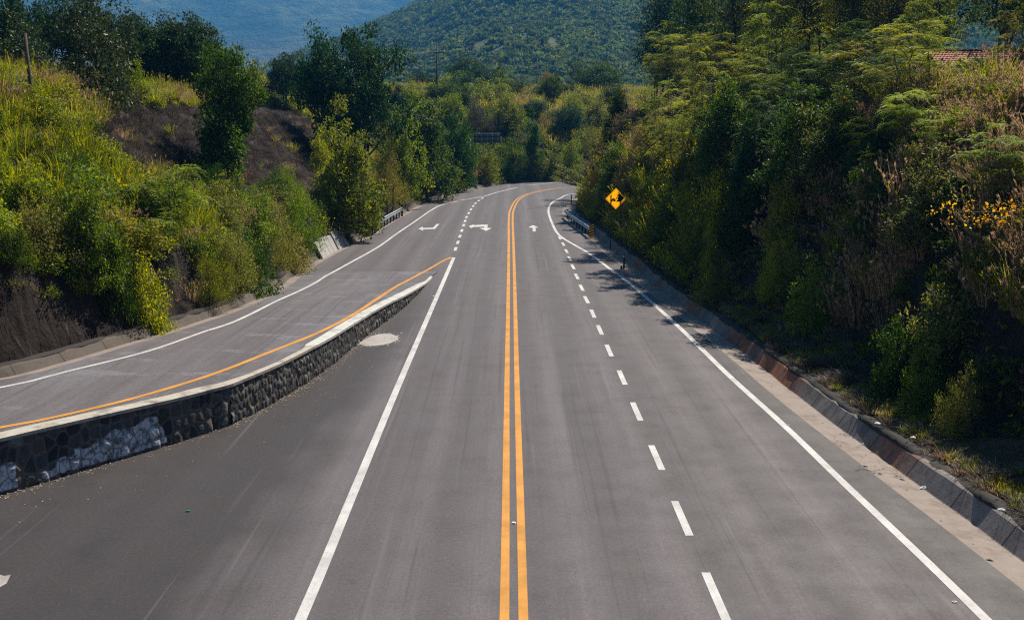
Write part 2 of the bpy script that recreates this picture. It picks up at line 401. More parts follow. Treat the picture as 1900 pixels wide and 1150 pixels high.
def ribbon(name, P, wd, mat, parent, zf=zero, off=.006, n=None, **k):
    P = np.asarray(P, float)
    a, b = offset(P, -wd/2), offset(P, wd/2)
    V = []
    for q in (a, b): V.append(np.c_[q, zf(q[:, 1])+off])
    V = np.stack(V, 1).reshape(-1, 3)
    return link(name, mesh_np(name, V, grid_faces(len(P), 2)[:, ::-1], mat), parent, **k)
def line(px, zf=None, pre=None, post=None, step=.6):
    P = G(px, zf)
    if pre is not None: P = np.vstack([lin(pre), P])
    if post is not None: P = np.vstack([P, lin(post)])
    return catmull(P, step)
C_px = [(953.5, 1150), (951.7, 900), (950, 720), (949, 515), (948.3, 448), (947.7, 407), (949.5, 391), (960.5, 371), (972, 363.5), (990, 357.3), (1020, 351.5), (1050, 348)]
cen = line(C_px, pre=[(.02, -30)], post=[(11.3, 133.2), (19.5, 140), (31, 145.6), (49, 149.5), (75, 151), (140, 151)])
for s in (-.165, .165): ribbon("centre_line", offset(cen, s), .17, M['yellow'], road)
ribbon("edge_line", line([(1831, 1150), (1635.6, 962), (1573, 903), (1455.6, 790), (1356, 700), (1260, 607), (1161, 520), (1135.6, 502), (1095.6, 472), (1041.7, 440), (1032, 429.6), (1025, 415.6), (1018.5, 398), (1018, 388), (1023.5, 377), (1038, 368.7), (1064, 360)],
       pre=[(9.1, -30)], post=[(10.6, 121.5), (15.5, 127.8), (23, 134.4), (33.5, 139.6), (50, 143.3), (75, 144.8), (140, 144.5)]), .2, M['white'], road)
ribbon("edge_line", line([(557, 1150), (650, 928), (737, 720), (790, 598), (842, 478)], pre=[(-4.4, -30)]), .21, M['white'], road)
ribbon("edge_line", line([(797, 392), (818, 381), (850, 373.5)], step=.4), .2, M['white'], road)
ribbon("edge_line", line([(855, 371.8), (895, 365), (922.5, 357), (960, 347.8)]), .2, M['white'], road)
ribbon("edge_line", line([(977, 344.3), (1010, 341), (1046, 337.4)], post=[(13.5, 144), (22, 149), (34, 153.4), (50, 156), (75, 157.5), (140, 157)]), .2, M['white'], road)
ro = [(0, 719), (129, 688), (273, 652), (383, 614), (427, 600), (553, 541), (600, 515.1), (640, 493)]
pl = line(ro, z_r, pre=[(-80, 2), (-50, 12.2), (-32, 18.5), (-20.5, 23.3)])
ribbon("edge_line", pl[pl[:, 1] < YS], .16, M['white'], ramp, z_r, .008)
pl = line(ro[-3:-1]+[(640, 493), (700, 459.5), (736, 434), (767, 413), (797, 392)])
ribbon("edge_line", pl[pl[:, 1] >= YS-1.2], .17, M['white'], road, zero, .010)
yl = line([(0, 793), (158, 761), (232, 743), (276, 731), (387, 697), (479, 662), (600, 613), (680, 568), (750, 524), (780, 508), (800, 497), (812, 490)], z_r, pre=[(-60, -2), (-36, 9.8), (-22, 18.2)])
ribbon("yellow_line", yl, .19, M['yellow'], ramp, z_r, .008)
ribbon("yellow_line", line([(812, 490), (826, 482.5), (838, 477.5)]), .19, M['yellow'], road, zero, .012)
# broken lines
for px, py in [(1328, 1105), (1265, 960), (1218, 848), (1181, 763), (1154, 700), (1130, 650), (1113, 612), (1100, 582), (1088, 556), (1079, 534), (1070, 513), (1063, 495), (1057, 480), (1051, 466), (1045, 453), (1038.5, 441.5)]:
    c = np.array(gp(px, py)); t = np.array([-.003 if c[1] < 45 else -.02, 1.]); t /= np.linalg.norm(t)
    ribbon("lane_dash", [c-t*.98, c-t*.3, c+t*.98], .17, M['white'], road)
dl = G([(845.3, 462), (849.5, 450), (853.4, 438.5), (856.9, 428), (860.4, 418), (863, 410), (865.5, 403), (869.7, 395.5), (873.9, 388.6), (878, 382.6), (882.2, 377.4), (888.5, 372.4), (895.1, 368)])
tt = np.gradient(dl, axis=0); tt /= np.linalg.norm(tt, axis=1)[:, None]
for c, t in zip(dl, tt): ribbon("lane_dash", [c-t*.95, c-t*.3, c+t*.95], .2, M['white'], road)
def decal(name, px, mat, parent, zf=None, off=.006, **k):
    P = G(px, zf); zz = z_r(P[:, 1]) if zf is not None else np.zeros(len(P))
    m = bmesh.new(); vs = [m.verts.new((x, y, z+off)) for (x, y), z in zip(P, zz)]
    f = m.faces.new(vs); f.normal_update()
    if f.normal.z < 0: f.normal_flip()
    bmesh.ops.triangulate(m, faces=[f]); me = bpy.data.meshes.new(name); m.to_mesh(me); me.materials.append(mat)
    return link(name, me, parent, **k)
c1 = lambda L: [(700+a/7.19, 320+b/7.19) for a, b in L]
decal("turn_arrow", c1([(790, 688), (832, 688), (768, 755), (610, 762), (612, 778), (545, 752), (608, 725), (608, 742), (745, 738)]), M['white'], road)
decal("turn_arrow", c1([(1220, 716), (1288, 695), (1288, 704), (1472, 695), (1470, 742), (1527, 742), (1450, 782), (1363, 742), (1424, 742), (1424, 724), (1290, 728), (1250, 744)]), M['white'], road)
c2 = lambda L: [(960+a/5.75, 320+b/5.75) for a, b in L]
decal("turn_arrow", c2([(165, 562), (227, 588), (194, 592), (194, 630), (163, 630), (163, 592), (116, 588)]), M['white'], road)
# silt patch beside the wall: irregular sheet with a ragged edge
m_ = bmesh.new(); rr = random.Random(4); pts = []
base = c1 = None
sp = G([(663, 637), (690, 623), (716, 619), (733, 621), (741, 630), (722, 637), (698, 641), (672, 641)])
sp = catmull(np.vstack([sp, sp[:1]]), .25)[:-1]; cc = sp.mean(0)
for i, p in enumerate(sp):
    k = 1+rr.uniform(-.10, .06); q = cc+(p-cc)*k; pts.append(m_.verts.new((q[0], q[1], .005)))
f = m_.faces.new(pts); f.normal_update()
if f.normal.z < 0: f.normal_flip()
bmesh.ops.triangulate(m_, faces=[f]); me = bpy.data.meshes.new("silt_patch"); m_.to_mesh(me); me.materials.append(M['silt'])
link("silt_patch", me, road, label="pale dried silt patch")
# spatter round it
mb = MB()
for i in range(150):
    a = rr.uniform(0, 6.28); d = abs(rr.gauss(0, .22)); k = rr.randrange(len(sp)); q = sp[k]+np.array([math.cos(a), math.sin(a)])*d
    if q[0] < wallX(q[1])+.05: continue
    r = rr.uniform(.02, .07); mb.poly([(q[0]+r*math.cos(t)*rr.uniform(.6, 1), q[1]+r*math.sin(t)*rr.uniform(.6, 1.3), .0045) for t in (0, 1.2, 2.5, 3.7, 5)])
mb.build("silt_spatter", M['silt'], road)
P = G([(0, 1066), (8, 1068), (20, 1066), (12, 1082), (3, 1087), (0, 1089)]); P = np.vstack([P, [[-9.9, 16.5]]])
mb = MB(); mb.poly([(x, y, .005) for x, y in P]); mb.build("concrete_patch", M['silt'], road)

# ------------------------------------------------------------------ gutters and kerbs
def drain(name, E, sgn, zf, label, rust=None, ktop=.36, lay=.27, mat='kerb', gw=.86):
    """strip from asphalt edge: dusty gutter, sloped kerb face, kerb top, back"""
    root = empty(name, (float(E[0, 0]), float(E[0, 1]), 0), kind='structure'); loc = np.array(root.location)
    z0 = zf(E[:, 1])
    n1 = (vnoise(np.arange(len(E))*.25, np.zeros(len(E)), 5)-.5)
    prof = [(-.03, -.012), (.12, -.035), (gw, -.10)]
    V = np.stack([np.c_[offset(E, sgn*(d+(0 if d < 0 else n1*.06))), z0+z] for d, z in prof], 1)-loc
    fl = sgn > 0
    link("gutter_bed", mesh_np("gutter_bed", V.reshape(-1, 3), grid_faces(len(E), 3, fl), M['gutter'], True), root)
    b_ = gw+lay; prof = [(gw-.04, -.115), (gw, -.085), (b_, ktop-.05), (b_+.07, ktop-.02), (b_+.16, ktop-.01)]
    h = (vnoise(np.arange(len(E))*.5, np.ones(len(E)), 9)-.5)*.05
    V = np.stack([np.c_[offset(E, sgn*(d+n1*.05)), z0+z+(h if z > .1 else 0)] for d, z in prof], 1)-loc
    at = np.repeat(rust if rust is not None else np.zeros(len(E)), 5)
    link("kerb", mesh_np("kerb", V.reshape(-1, 3), grid_faces(len(E), 5, fl), M[mat], False, {"rust": at, "arc": np.repeat(np.r_[0, np.cumsum(np.linalg.norm(np.diff(E, axis=0), axis=1))], 5)}), root)
    # mossy black rim that has crept over the kerb's top edge
    prof = [(b_+.06, ktop-.02), (b_+.09, ktop+.012), (b_+.20, ktop+.025), (b_+.46, ktop+.0)]
    jag = (fbm(np.arange(len(E))*.55, np.ones(len(E))*3, 11, 4)-.35)*.22
    V = np.stack([np.c_[offset(E, sgn*(d+n1*.05-(jag if i < 2 else 0))), z0+z+(jag if i in (1, 2) else 0)] for i, (d, z) in enumerate(prof)], 1)-loc
    link("rim_soil", mesh_np("rim_soil", V.reshape(-1, 3), grid_faces(len(E), 4, fl), M['grime'], True), root)
    return root
REd = resample(Redge[:np.searchsorted(Redge[:300, 1], 92)], 420)
rust = np.zeros(len(REd))
for a, b in ((24.3, 25.8), (31.7, 36), (36.8, 40.2), (45, 47), (52, 53), (58.5, 61)):
    rust = np.maximum(rust, ((REd[:, 1] > a) & (REd[:, 1] < b))*(.5+.5*vnoise(REd[:, 1]*3, REd[:, 1]*0, 3)))
rust = np.clip(rust*1.9, 0, 1); rust = np.convolve(rust, np.hanning(9)/np.hanning(9).sum(), 'same')
drain("right_gutter", REd, 1, zero, "", rust)
LEd = resample(Ledge[(Ledge[:, 1] > 10) & (Ledge[:, 1] < 118) & (Ledge[:, 0] < 0)], 420)
drain("left_gutter", LEd, -1, z_r, "", None, .20, .18, "kerb_dirty", .62)
LE2 = resample(Ledge[(Ledge[:, 1] >= 118) & (Ledge[:, 0] < 60)], 160)
drain("bend_gutter", LE2, -1, zero, "", None, .25, .25, "kerb_dirty", .62)
RE2 = resample(Redge[(Redge[:, 1] >= 92) & (Redge[:, 0] < 60)], 160)
drain("bend_gutter", RE2, 1, zero, "", None, .3)

# ------------------------------------------------------------------ terrain
def sdist(X, Y, P, right):
    """signed distance to a polyline; positive outside (right=True: outside is to the right)"""
    P = P[::3]; best = np.full(X.shape, 1e9); sg = np.zeros(X.shape)
    for i in range(len(P)-1):
        a, b = P[i], P[i+1]; d = b-a; L2 = d@d
        t = np.clip(((X-a[0])*d[0]+(Y-a[1])*d[1])/L2, 0, 1)
        qx, qy = X-(a[0]+t*d[0]), Y-(a[1]+t*d[1]); dd = qx*qx+qy*qy
        cr = d[0]*(Y-a[1])-d[1]*(X-a[0]); m = dd < best
        best = np.where(m, dd, best); sg = np.where(m, -np.sign(cr), sg)
    return np.sqrt(best)*(sg if right else -sg)
def lerp(a, b, t): return a+(b-a)*t
def sm(x, a, b):
    t = np.clip((x-a)/(b-a), 0, 1); return t*t*(3-2*t)
def terr(X, Y, detail=True):
    X = np.asarray(X, float); Y = np.asarray(Y, float)
    dl, dr = sdist(X, Y, Lkerb, False), sdist(X, Y, Rkerb, True)
    wob = (fbm(X*.12, Y*.12, 3, 3)-.5)
    e = np.clip(dl+wob*2.5*sm(dl, 1, 5), 0, None)
    near = np.interp(e, [0, .5, 1.0, 2.4, 3.7, 5.2, 8.8, 9.8, 20, 60, 300], [.36, .75, 2.5, 3.5, 4.2, 4.9, 8.7, 9.3, 10.4, 12, 14])
    cl_ = np.interp(e, [0, .5, .85, 1.9, 3.4, 5.2, 8.8, 9.8, 20, 60, 300], [.36, .45, 3.5, 4.5, 5.0, 5.9, 8.7, 9.3, 10.4, 12, 14])
    near = lerp(cl_, near, sm(Y+fbm(X*.3, Y*.3, 91, 3)*3, 31, 34.5))
    far = np.interp(e, [0, 1.5, 4, 9, 15, 25, 42, 90, 300], [.3, .9, 2.6, 5.8, 8.6, 10.8, 12.9, 14, 12])
    zl = lerp(near, far, sm(Y, 78, 118))+z_r(Y)
    e = np.clip(dr+wob*2.2*sm(dr, 2.5, 6), 0, None)
    near = np.interp(e, [0, 1.5, 2.9, 3.6, 5.6, 7.4, 9, 30, 300], [.37, .6, .95, 3.9, 7.4, 8.9, 9.3, 10.4, 14])
    far = np.interp(e, [0, .8, 1.7, 3.6, 5.8, 9, 30, 300], [.37, .9, 3.2, 6.8, 8.9, 9.8, 11.5, 14])
    zr = lerp(near, far, sm(Y, 32, 62))
    z = np.where(dl > 0, zl, np.where(dr > 0, zr, np.minimum(.3, .3+np.maximum(dl, dr)*2.2)))
    z = np.where((dl <= 0) & (dr <= 0), np.maximum(z, -.6), z)
    z = np.where((dl <= 0) & (dr <= 0) & (dl > -4), np.minimum(z, .3+dl*2.2+z_r(Y)), z)
    z = np.where((dl > 0) & (dr > 0), np.minimum(zl, zr), z)
    if detail:
        am = sm(np.maximum(dl, dr), .8, 3)
        z = z+am*((fbm(X*.35, Y*.35, 8, 4)-.5)*1.5+(vnoise(Y*1.1+X*.5, X*.25, 21)-.5)*.55+(fbm(X*1.3, Y*1.3, 44, 2)-.5)*.35)
    z = z*1.0-sm(Y, 260, 700)*26*sm(np.maximum(dl, dr), 60, 200)
    return z
def T(x, y): return float(terr(np.array([x]), np.array([y]))[0])
gx = np.r_[-np.geomspace(4200, 46, 40), np.arange(-45, 45.1, .38), np.geomspace(46, 4200, 40)]
gy = np.r_[-np.geomspace(900, 8, 14), np.arange(-7, 12, 1.5), np.arange(12, 110, .42), np.arange(110, 190, .9), np.geomspace(191, 6500, 46)]
GX, GY = np.meshgrid(gx, gy, indexing='ij'); GZ = terr(GX.ravel(), GY.ravel()).reshape(GX.shape)
gm = NT("ground"); co = gm.coord(); gxs = gm.sep(co)
n1 = gm.noise(.25, 5, .6, co); n2 = gm.noise(3.5, 5, .7, co)
soil = gm.mix(n2, (.050, .032, .024), (.110, .075, .055))
sv = gm.n("ShaderNodeCombineXYZ"); gm.l(gm.math('MULTIPLY', gm.math('ADD', gxs[1], gm.math('MULTIPLY', gxs[0], .55)), 3.2), sv.inputs[0]); gm.l(gm.math('MULTIPLY', gxs[2], .45), sv.inputs[1]); gm.l(gm.math('MULTIPLY', gxs[0], .12), sv.inputs[2])
st = gm.noise(1, 7, .72, sv.outputs[0], .6)
rock = gm.ramp(st, [(.30, (.008, .006, .005)), (.46, (.028, .020, .017)), (.60, (.044, .032, .027)), (.70, (.17, .13, .105))])
geo = gm.n("ShaderNodeNewGeometry"); nz = gm.sep(geo.outputs["True Normal"])[2]
steep = gm.n("ShaderNodeMapRange"); gm.l(nz, steep.inputs[0]); steep.inputs[1].default_value = .93; steep.inputs[2].default_value = .80
c = gm.mix(steep.outputs[0], soil, rock)
flatc = gm.mix(gm.ramp(gm.noise(1.6, 6, .75, co), [(.38, 0.), (.62, 1.)]), (.050, .052, .018), (.19, .130, .075))
flatc = gm.mix(gm.ramp(gm.noise(9, 4, .8, co), [(.35, .5), (.65, 0.)]), flatc, (.03, .022, .014))
fl = gm.n("ShaderNodeMapRange"); gm.l(nz, fl.inputs[0]); fl.inputs[1].default_value = .90; fl.inputs[2].default_value = .98
c = gm.mix(fl.outputs[0], c, flatc)
gm.color(c); gm.rough(.95); gm.b.inputs["Specular IOR Level"].default_value = .15; gm.bump(gm.mix(.5, st, n2), 1.0, .3)
ground = link("ground", mesh_np("ground", np.stack([GX, GY, GZ], 2).reshape(-1, 3), grid_faces(len(gx), len(gy), True), gm.m, True), kind='structure')

# ------------------------------------------------------------------ hills
hx = np.linspace(-1300, 1700, 260); hy = np.linspace(330, 2100, 170)
HX, HY = np.meshgrid(hx, hy, indexing='ij')
def hill_z(X, Y):
    crest = np.interp(X, [-1300, -700, -430, -330, -258, -192, -110, 0, 150, 350, 700, 1100, 1700], [-30, 10, 55, 84, 106, 138, 176, 225, 290, 330, 330, 300, 240])
    up = sm(Y+(fbm(X*.004, Y*.001, 5, 3)-.5)*500, 300, 1500)
    r = fbm(X*.006+Y*.002, Y*.0022-X*.001, 31, 5)-.5
    rid = np.abs(fbm(X*.0045+Y*.0016, Y*.0012, 77, 4)-.5)*-2
    return -18+crest*(up**.9)*1.03+(r*60+rid*120+8)*up*np.clip(1.25-up, 0, 1)
HZ = hill_z(HX, HY)
hm = NT("hill_ground"); co = hm.coord()
a = hm.noise(.012, 5, .6, co); b = hm.noise(.16, 4, .7, co)
c = hm.mix(a, (.065, .080, .022), (.14, .155, .040)); c = hm.mix(hm.ramp(b, [(.4, 0.), (.65, .8)]), c, (.025, .042, .015))
hm.color(c); hm.rough(1); hm.bump(b, 1, 3)
link("green_hill", mesh_np("green_hill", np.stack([HX, HY, HZ], 2).reshape(-1, 3), grid_faces(260, 170, True), hm.m, True), kind='structure')
mx = np.linspace(-4200, 3000, 300); my = np.linspace(1900, 5600, 200)
MX, MY = np.meshgrid(mx, my, indexing='ij')
def mtn_z(X, Y):
    up = sm(Y, 2500, 5600)
    r = fbm(X*.0012+Y*.0003, Y*.0009, 41, 6)-.5; rid = 1-2*np.abs(fbm(X*.0014+Y*.0005, Y*.0007, 91, 5)-.5)
    return -20+sm(Y, 1850, 2900)*185+up*(600+r*240)+rid*230*sm(Y, 2500, 3300)*(1.1-up)
MZ = mtn_z(MX, MY)
mm = NT("mountain"); co = mm.coord(); mo = mm.sep(co)
a = mm.noise(.0035, 7, .68, co); b = mm.noise(.02, 5, .7, co)
c = mm.mix(mm.ramp(a, [(.38, 0.), (.66, 1.)]), (.035, .055, .020), (.16, .17, .06)); c = mm.mix(mm.ramp(b, [(.42, 0.), (.6, .75)]), c, (.02, .035, .012))
lowf = mm.n("ShaderNodeMapRange"); mm.l(mo[1], lowf.inputs[0]); lowf.inputs[1].default_value = 2800; lowf.inputs[2].default_value = 2500
c = mm.mix(mm.math('MULTIPLY', lowf.outputs[0], .8), c, (.17, .10, .065))
mm.color(c); mm.rough(1); mm.bump(b, 1, 25)
link("mountain", mesh_np("mountain", np.stack([MX, MY, MZ], 2).reshape(-1, 3), grid_faces(300, 200, True), mm.m, True), kind='structure')

# ------------------------------------------------------------------ stone retaining wall
wall = empty("retaining_wall", (float(W2[0, 0]), float(W2[0, 1]), 0), label="dark river-stone retaining wall with pale coping between the ramp and the main road", cat="wall")
wloc = np.array(wall.location)
def wall_face(P, seed, flip_n, pan):
    """returns V,F,attrs of a displaced stone face along polyline P"""
    L = np.r_[0, np.cumsum(np.linalg.norm(np.diff(P, axis=0), axis=1))]
    ns = int(L[-1]/.030); s = np.linspace(0, L[-1], ns)
    Q = np.stack([np.interp(s, L, P[:, 0]), np.interp(s, L, P[:, 1])], 1); N = normals2(Q)
    top = np.maximum(z_r(Q[:, 1])-.02, .03); nv = 44; t = np.linspace(0, 1, nv)
    Z = -.05+(top[:, None]+.05)*t[None, :]
    SS = np.broadcast_to(s[:, None], Z.shape)
    # voronoi stones
    cx, cy = (.29, .34) if seed == 11 else (.19, .30); u = SS/cx+(vnoise(SS*2, Z*2, seed)-.5)*.5; v = Z/cy+(vnoise(SS*2, Z*2, seed+3)-.5)*.4
    iu, iv = np.floor(u), np.floor(v); d1 = np.full(u.shape, 9.); d2 = d1.copy(); cid = np.zeros(u.shape)
    for du in (-1, 0, 1):
        for dv in (-1, 0, 1):
            gu, gv = iu+du, iv+dv
            fx = gu+.15+.7*hsh(gu, gv, seed+1); fy = gv+.15+.7*hsh(gu, gv, seed+2)
            d = np.sqrt((u-fx)**2+(v-fy)**2); idv = hsh(gu, gv, seed+5)
            m = d < d1; d2 = np.where(m, d1, np.minimum(d2, d)); cid = np.where(m, idv, cid); d1 = np.where(m, d, d1)
    e = d2-d1; bulge = np.sqrt(np.clip(e/.45, 0, 1))
    disp = bulge*(.03+.055*cid)+.03*np.exp(-(e/.07)**2)+(fbm(SS*12, Z*12, seed, 3)-.5)*.012
    mort = 1-np.clip(e/(.20 if seed == 11 else .12), 0, 1)
    X = Q[:, None, 0]+N[:, None, 0]*disp; Yy = Q[:, None, 1]+N[:, None, 1]*disp
    Y0 = np.broadcast_to(Q[:, 1:2], Z.shape)
    # two patches of old white paint on the nearest stretch
    rag = (fbm(SS*3, Z*3, 60, 3)-.5)
    h1 = np.interp(Y0, [23.2, 23.7, 24.3, 25.2, 25.9, 26.1], [.12, .42, .62, .80, .98, .3])
    pnt = ((Y0 > 23.2+rag*.6) & (Y0 < 26.1) & (Z > .10+.1*rag) & (Z < h1+rag*.5)) | ((Y0 < 22.75+rag*.5) & (Z > .08) & (Z < .62+rag*.5))
    V = np.stack([X, Yy, Z], 2).reshape(-1, 3)-wloc
    return V, grid_faces(ns, nv, True), {"cid": cid.ravel(), "mort": mort.ravel(), "pnt": (pnt*1.0*pan).ravel()}
sm_ = NT("river_stone"); co = sm_.coord()
cid = sm_.attr("cid"); n = sm_.noise(9, 5, .7, co)
c = sm_.ramp(cid, [(0, (.024, .024, .028)), (.25, (.050, .046, .044)), (.5, (.085, .085, .090)), (.75, (.105, .080, .060)), (.93, (.20, .20, .17))])
c = sm_.mix(sm_.ramp(n, [(.4, 0.), (.7, .6)]), c, (.03, .026, .024))
c = sm_.mix(sm_.math('MULTIPLY', sm_.attr("mort"), .85), c, sm_.mix(n, (.07, .064, .060), (.27, .24, .215)))
c = sm_.mix(sm_.math('MULTIPLY', sm_.attr("pnt"), sm_.math('MULTIPLY', sm_.ramp(sm_.noise(5, 5, .7, co), [(.44, 1.), (.60, .08)]), sm_.math('SUBTRACT', 1.0, sm_.math('MULTIPLY', sm_.ramp(sm_.attr("mort"), [(.35, 0.), (.6, 1.)]), .75)))), c, (.60, .61, .64))
sm_.color(c); sm_.rough(.8); sm_.bump(n, .5, .02)
for P, sd_ in ((W1[W1[:, 1] > 8], 11), (W2, 29)):
    V, F, A = wall_face(P, sd_, 0, 1)
    link("stone_face", mesh_np("stone_face", V, F, sm_.m, True, A), wall)
# coping
wp = resample(wallP[wallP[:, 1] > 4], 260)
wd = np.interp(wp[:, 1], [0, 22, 25.5, 27.2, 29, 33, 33.6, 36, 46, 52, 53.7], [.40, .38, .33, .38, .13, .12, .30, .36, .36, .26, .08])
def coping(name, sel, mat, extra=0, rag=0.04):
    P = wp[sel]; d = wd[sel]; r = (fbm(np.arange(len(P))*.35, P[:, 0]*0, 7, 4)-.5)*rag*2
    z0 = z_r(P[:, 1])
    prof = [(.085, -.06), (.095, .028+extra), (.02, .045+extra)]
    V = [np.c_[offset(P, o+r*.15), z0+z] for o, z in prof]
    V.append(np.c_[offset(P, -d*.5), z0+.042+extra]); V.append(np.c_[offset(P, -d+r), z0+.036+extra]); V.append(np.c_[offset(P, -d+r-.01), z0-.03])
    V = np.stack(V, 1).reshape(-1, 3)-wloc
    link(name, mesh_np(name, V, grid_faces(len(P), 6), mat, False), wall)
coping("coping", wp[:, 1] < 33.6, M['cap']); coping("coping", wp[:, 1] >= 33.2, M['cap_white'], .004, .02)

# ------------------------------------------------------------------ plant generators
def unit(v): return v/(np.linalg.norm(v, axis=-1, keepdims=True)+1e-9)
def leaves(R, P, ax, nr, ln, wd):
    """one bent diamond per leaf. P base points, ax long axis, nr face normal"""
    sd = unit(np.cross(ax, nr)); nr = np.cross(sd, ax)
    ln = np.asarray(ln)[:, None]; wd = np.asarray(wd)[:, None]
    a = P; b = P+ax*ln*.45+sd*wd*.5+nr*ln*.05; c = P+ax*ln; d = P+ax*ln*.45-sd*wd*.5+nr*ln*.05
    V = np.stack([a, b, c, d], 1).reshape(-1, 3); n = len(P)
    F = np.arange(4*n).reshape(n, 4); lv = np.repeat(R.random(n), 4)
    return V, F, lv
class Cloud:
    def __init__(s): s.V = []; s.F = []; s.A = []; s.n = 0
    def add(s, V, F, A):
        s.V.append(V); s.F.append(F+s.n); s.A.append(A); s.n += len(V)
    def mesh(s, name, mat): return mesh_np(name, np.vstack(s.V), np.vstack(s.F), mat, False, {"lv": np.concatenate(s.A)})
def sph(R, n):
    v = R.normal(size=(n, 3)); return unit(v)
def clump(R, c, r, n, size, flat=1.0, up=.5, aspect=.5, droop=0, jit=.5):
    """leaves round a centre, denser near the shell, facing roughly outward and up"""
    d = sph(R, n); rad = R.random(n)**.45
    P = c+d*(rad[:, None]*r)*np.array([1, 1, flat])
    nr = unit(d*.6+np.array([0, 0, up])+R.normal(size=(n, 3))*.6)
    ax = unit(np.cross(nr, sph(R, n))+d*.5+np.array([0, 0, -droop]))
    s = size*(1+jit*R.normal(size=n)).clip(.4, 1.9)
    return leaves(R, P, ax, nr, s, s*aspect)
def frond_whorl(R, c, n, L, tilt=.45, lw=.045, pairs=11):
    """radiating pinnate fronds"""
    az = np.arange(n)*2*math.pi/n+R.random(n)*.6+R.random()*6
    el = tilt+R.normal(size=n)*.25
    h = np.stack([np.cos(az), np.sin(az), np.zeros(n)], 1)
    Ls = L*(.75+.5*R.random(n)); t = np.linspace(.12, 1, pairs)
    out_x = t*np.cos(el)[:, None]*Ls[:, None]; out_z = (t*np.sin(el)[:, None]-.55*t*t)*Ls[:, None]
    P = c+h[:, None, :]*out_x[..., None]+np.array([0, 0, 1])*out_z[..., None]
    side = np.stack([-np.sin(az), np.cos(az), np.zeros(n)], 1)
    Vs, Fs, As = [], [], []; k = 0
    lv0 = np.repeat(R.random(n)*.55, pairs)
    for sg in (-1, 1):
        ax = unit(side[:, None, :]*sg+h[:, None, :]*.45+np.array([0, 0, -.15])+R.normal(size=P.shape)*.08).reshape(-1, 3)
        nr = unit(np.array([0, 0, 1.])+R.normal(size=ax.shape)*.22)
        ln = (np.sin(np.clip(t, .08, .97)*math.pi)**.6)[None, :]*Ls[:, None]*.24
        V, F, A = leaves(R, P.reshape(-1, 3), ax, nr, ln.ravel(), np.full(ln.size, lw*L*1.5))
        Vs.append(V); Fs.append(F+k); k += len(V); As.append(np.repeat(lv0+R.random()*.1+R.random(n*pairs)*.3, 4))
    return np.vstack(Vs), np.vstack(Fs), np.concatenate(As)
def limb(mb, a, b, r0, r1, R, bend=.12, k=5, seg=5):
    a, b = np.array(a, float), np.array(b, float); L = np.linalg.norm(b-a)
    o = R.normal(size=3)*bend*L; o[2] = abs(o[2])*.4
    pts = []; rs = []
    for i in range(seg+1):
        t = i/seg; pts.append(a*(1-t)+b*t+o*math.sin(math.pi*t)+(R.normal(size=3)*.012*L if 0 < i < seg else 0)); rs.append(r0*(1-t)+r1*t)
    mb.tube(pts, rs, k, cap=False); return pts
def tree_proto(seed, H, Rr, base, nclump, nleaf, size, cr, leafm, barkm, shape='dome', flat=.5, stems=1, trunk=.14, aspect=.5, up=.5, droop=0, feather=None, spread=.2, hollow=.35, lean=0):
    """returns (crown mesh, trunk mesh, H, Rr). base: crown's bottom height"""
    R = np.random.default_rng(seed); mb = MB(); cl = Cloud()
    cz = (H+base)/2; hz = (H-base)/2
    C = []
    lob = R.random(6)*6.28
    while len(C) < nclump:
        d = sph(R, 1)[0]; q = hollow+(1-hollow)*R.random()**.6
        az = math.atan2(d[1], d[0]); lump = 1+.22*math.sin(3*az+lob[0])+.15*math.sin(5*az+lob[1]+d[2]*2)
        p = d*q*lump
        if shape == 'dome' and p[2] < -.55: continue
        if shape == 'mound': p[2] = abs(p[2])*2-1; p[:2] *= 1-.15*(p[2]+1)
        x, y, z = p[0]*Rr*.88, p[1]*Rr*.88, cz+p[2]*hz*.86
        if shape == 'cone':
            f = 1-(z-base)/(H-base); x *= .35+f*1.0; y *= .35+f*1.0
        if shape == 'umbrella':
            f = (z-base)/(H-base); x *= .5+.6*f; y *= .5+.6*f
        if shape == 'tiers': z = base+round((z-base)/(H-base)*5)/5*(H-base)*.96+R.normal()*.12
        C.append((x+lean*z, y, z))
    C = np.array(C)
    tips = []
    st = []
    for s in range(stems):
        a = R.random()*6.28; rr_ = spread*Rr*(0 if stems == 1 else 1)
        foot = np.array([math.cos(a)*rr_*.35, math.sin(a)*rr_*.35, -.35]); top = np.array([math.cos(a)*rr_*1.4+lean*H, math.sin(a)*rr_*1.4, base+(H-base)*.72])
        pts = limb(mb, foot, top, trunk*(1 if stems == 1 else .7), trunk*.22, R, .04, 7, 8); st.append(np.array(pts))
    order = R.permutation(len(C))[:min(len(C), 46)]
    for i in order:
        s = st[i % stems]; c = C[i]
        zz = min(max(c[2]-np.hypot(c[0], c[1])*.55, s[1][2]), s[-1][2]); j = int(np.argmin(np.abs(s[:, 2]-zz)))
        limb(mb, s[j], c, trunk*.34*(1-.5*j/len(s)), trunk*.05, R, .1, 4, 4)
    for i, c in enumerate(C):
        r = cr*(.6+.8*R.random())
        if feather:
            cl.add(*frond_whorl(R, c, int(feather[0]*(.8+.5*R.random())), feather[1]*(.75+.5*R.random()), .30))
            if nleaf: cl.add(*clump(R, c-np.array([0, 0, .15]), r, nleaf, size, flat, up, aspect, droop))
        else: cl.add(*clump(R, c, r, int(nleaf*(.7+.6*R.random())), size, flat, up, aspect, droop))
    return dict(crown=cl, mb=mb, H=H, R=Rr, leafm=leafm, barkm=barkm)
PROTO = {}; _cache = {}
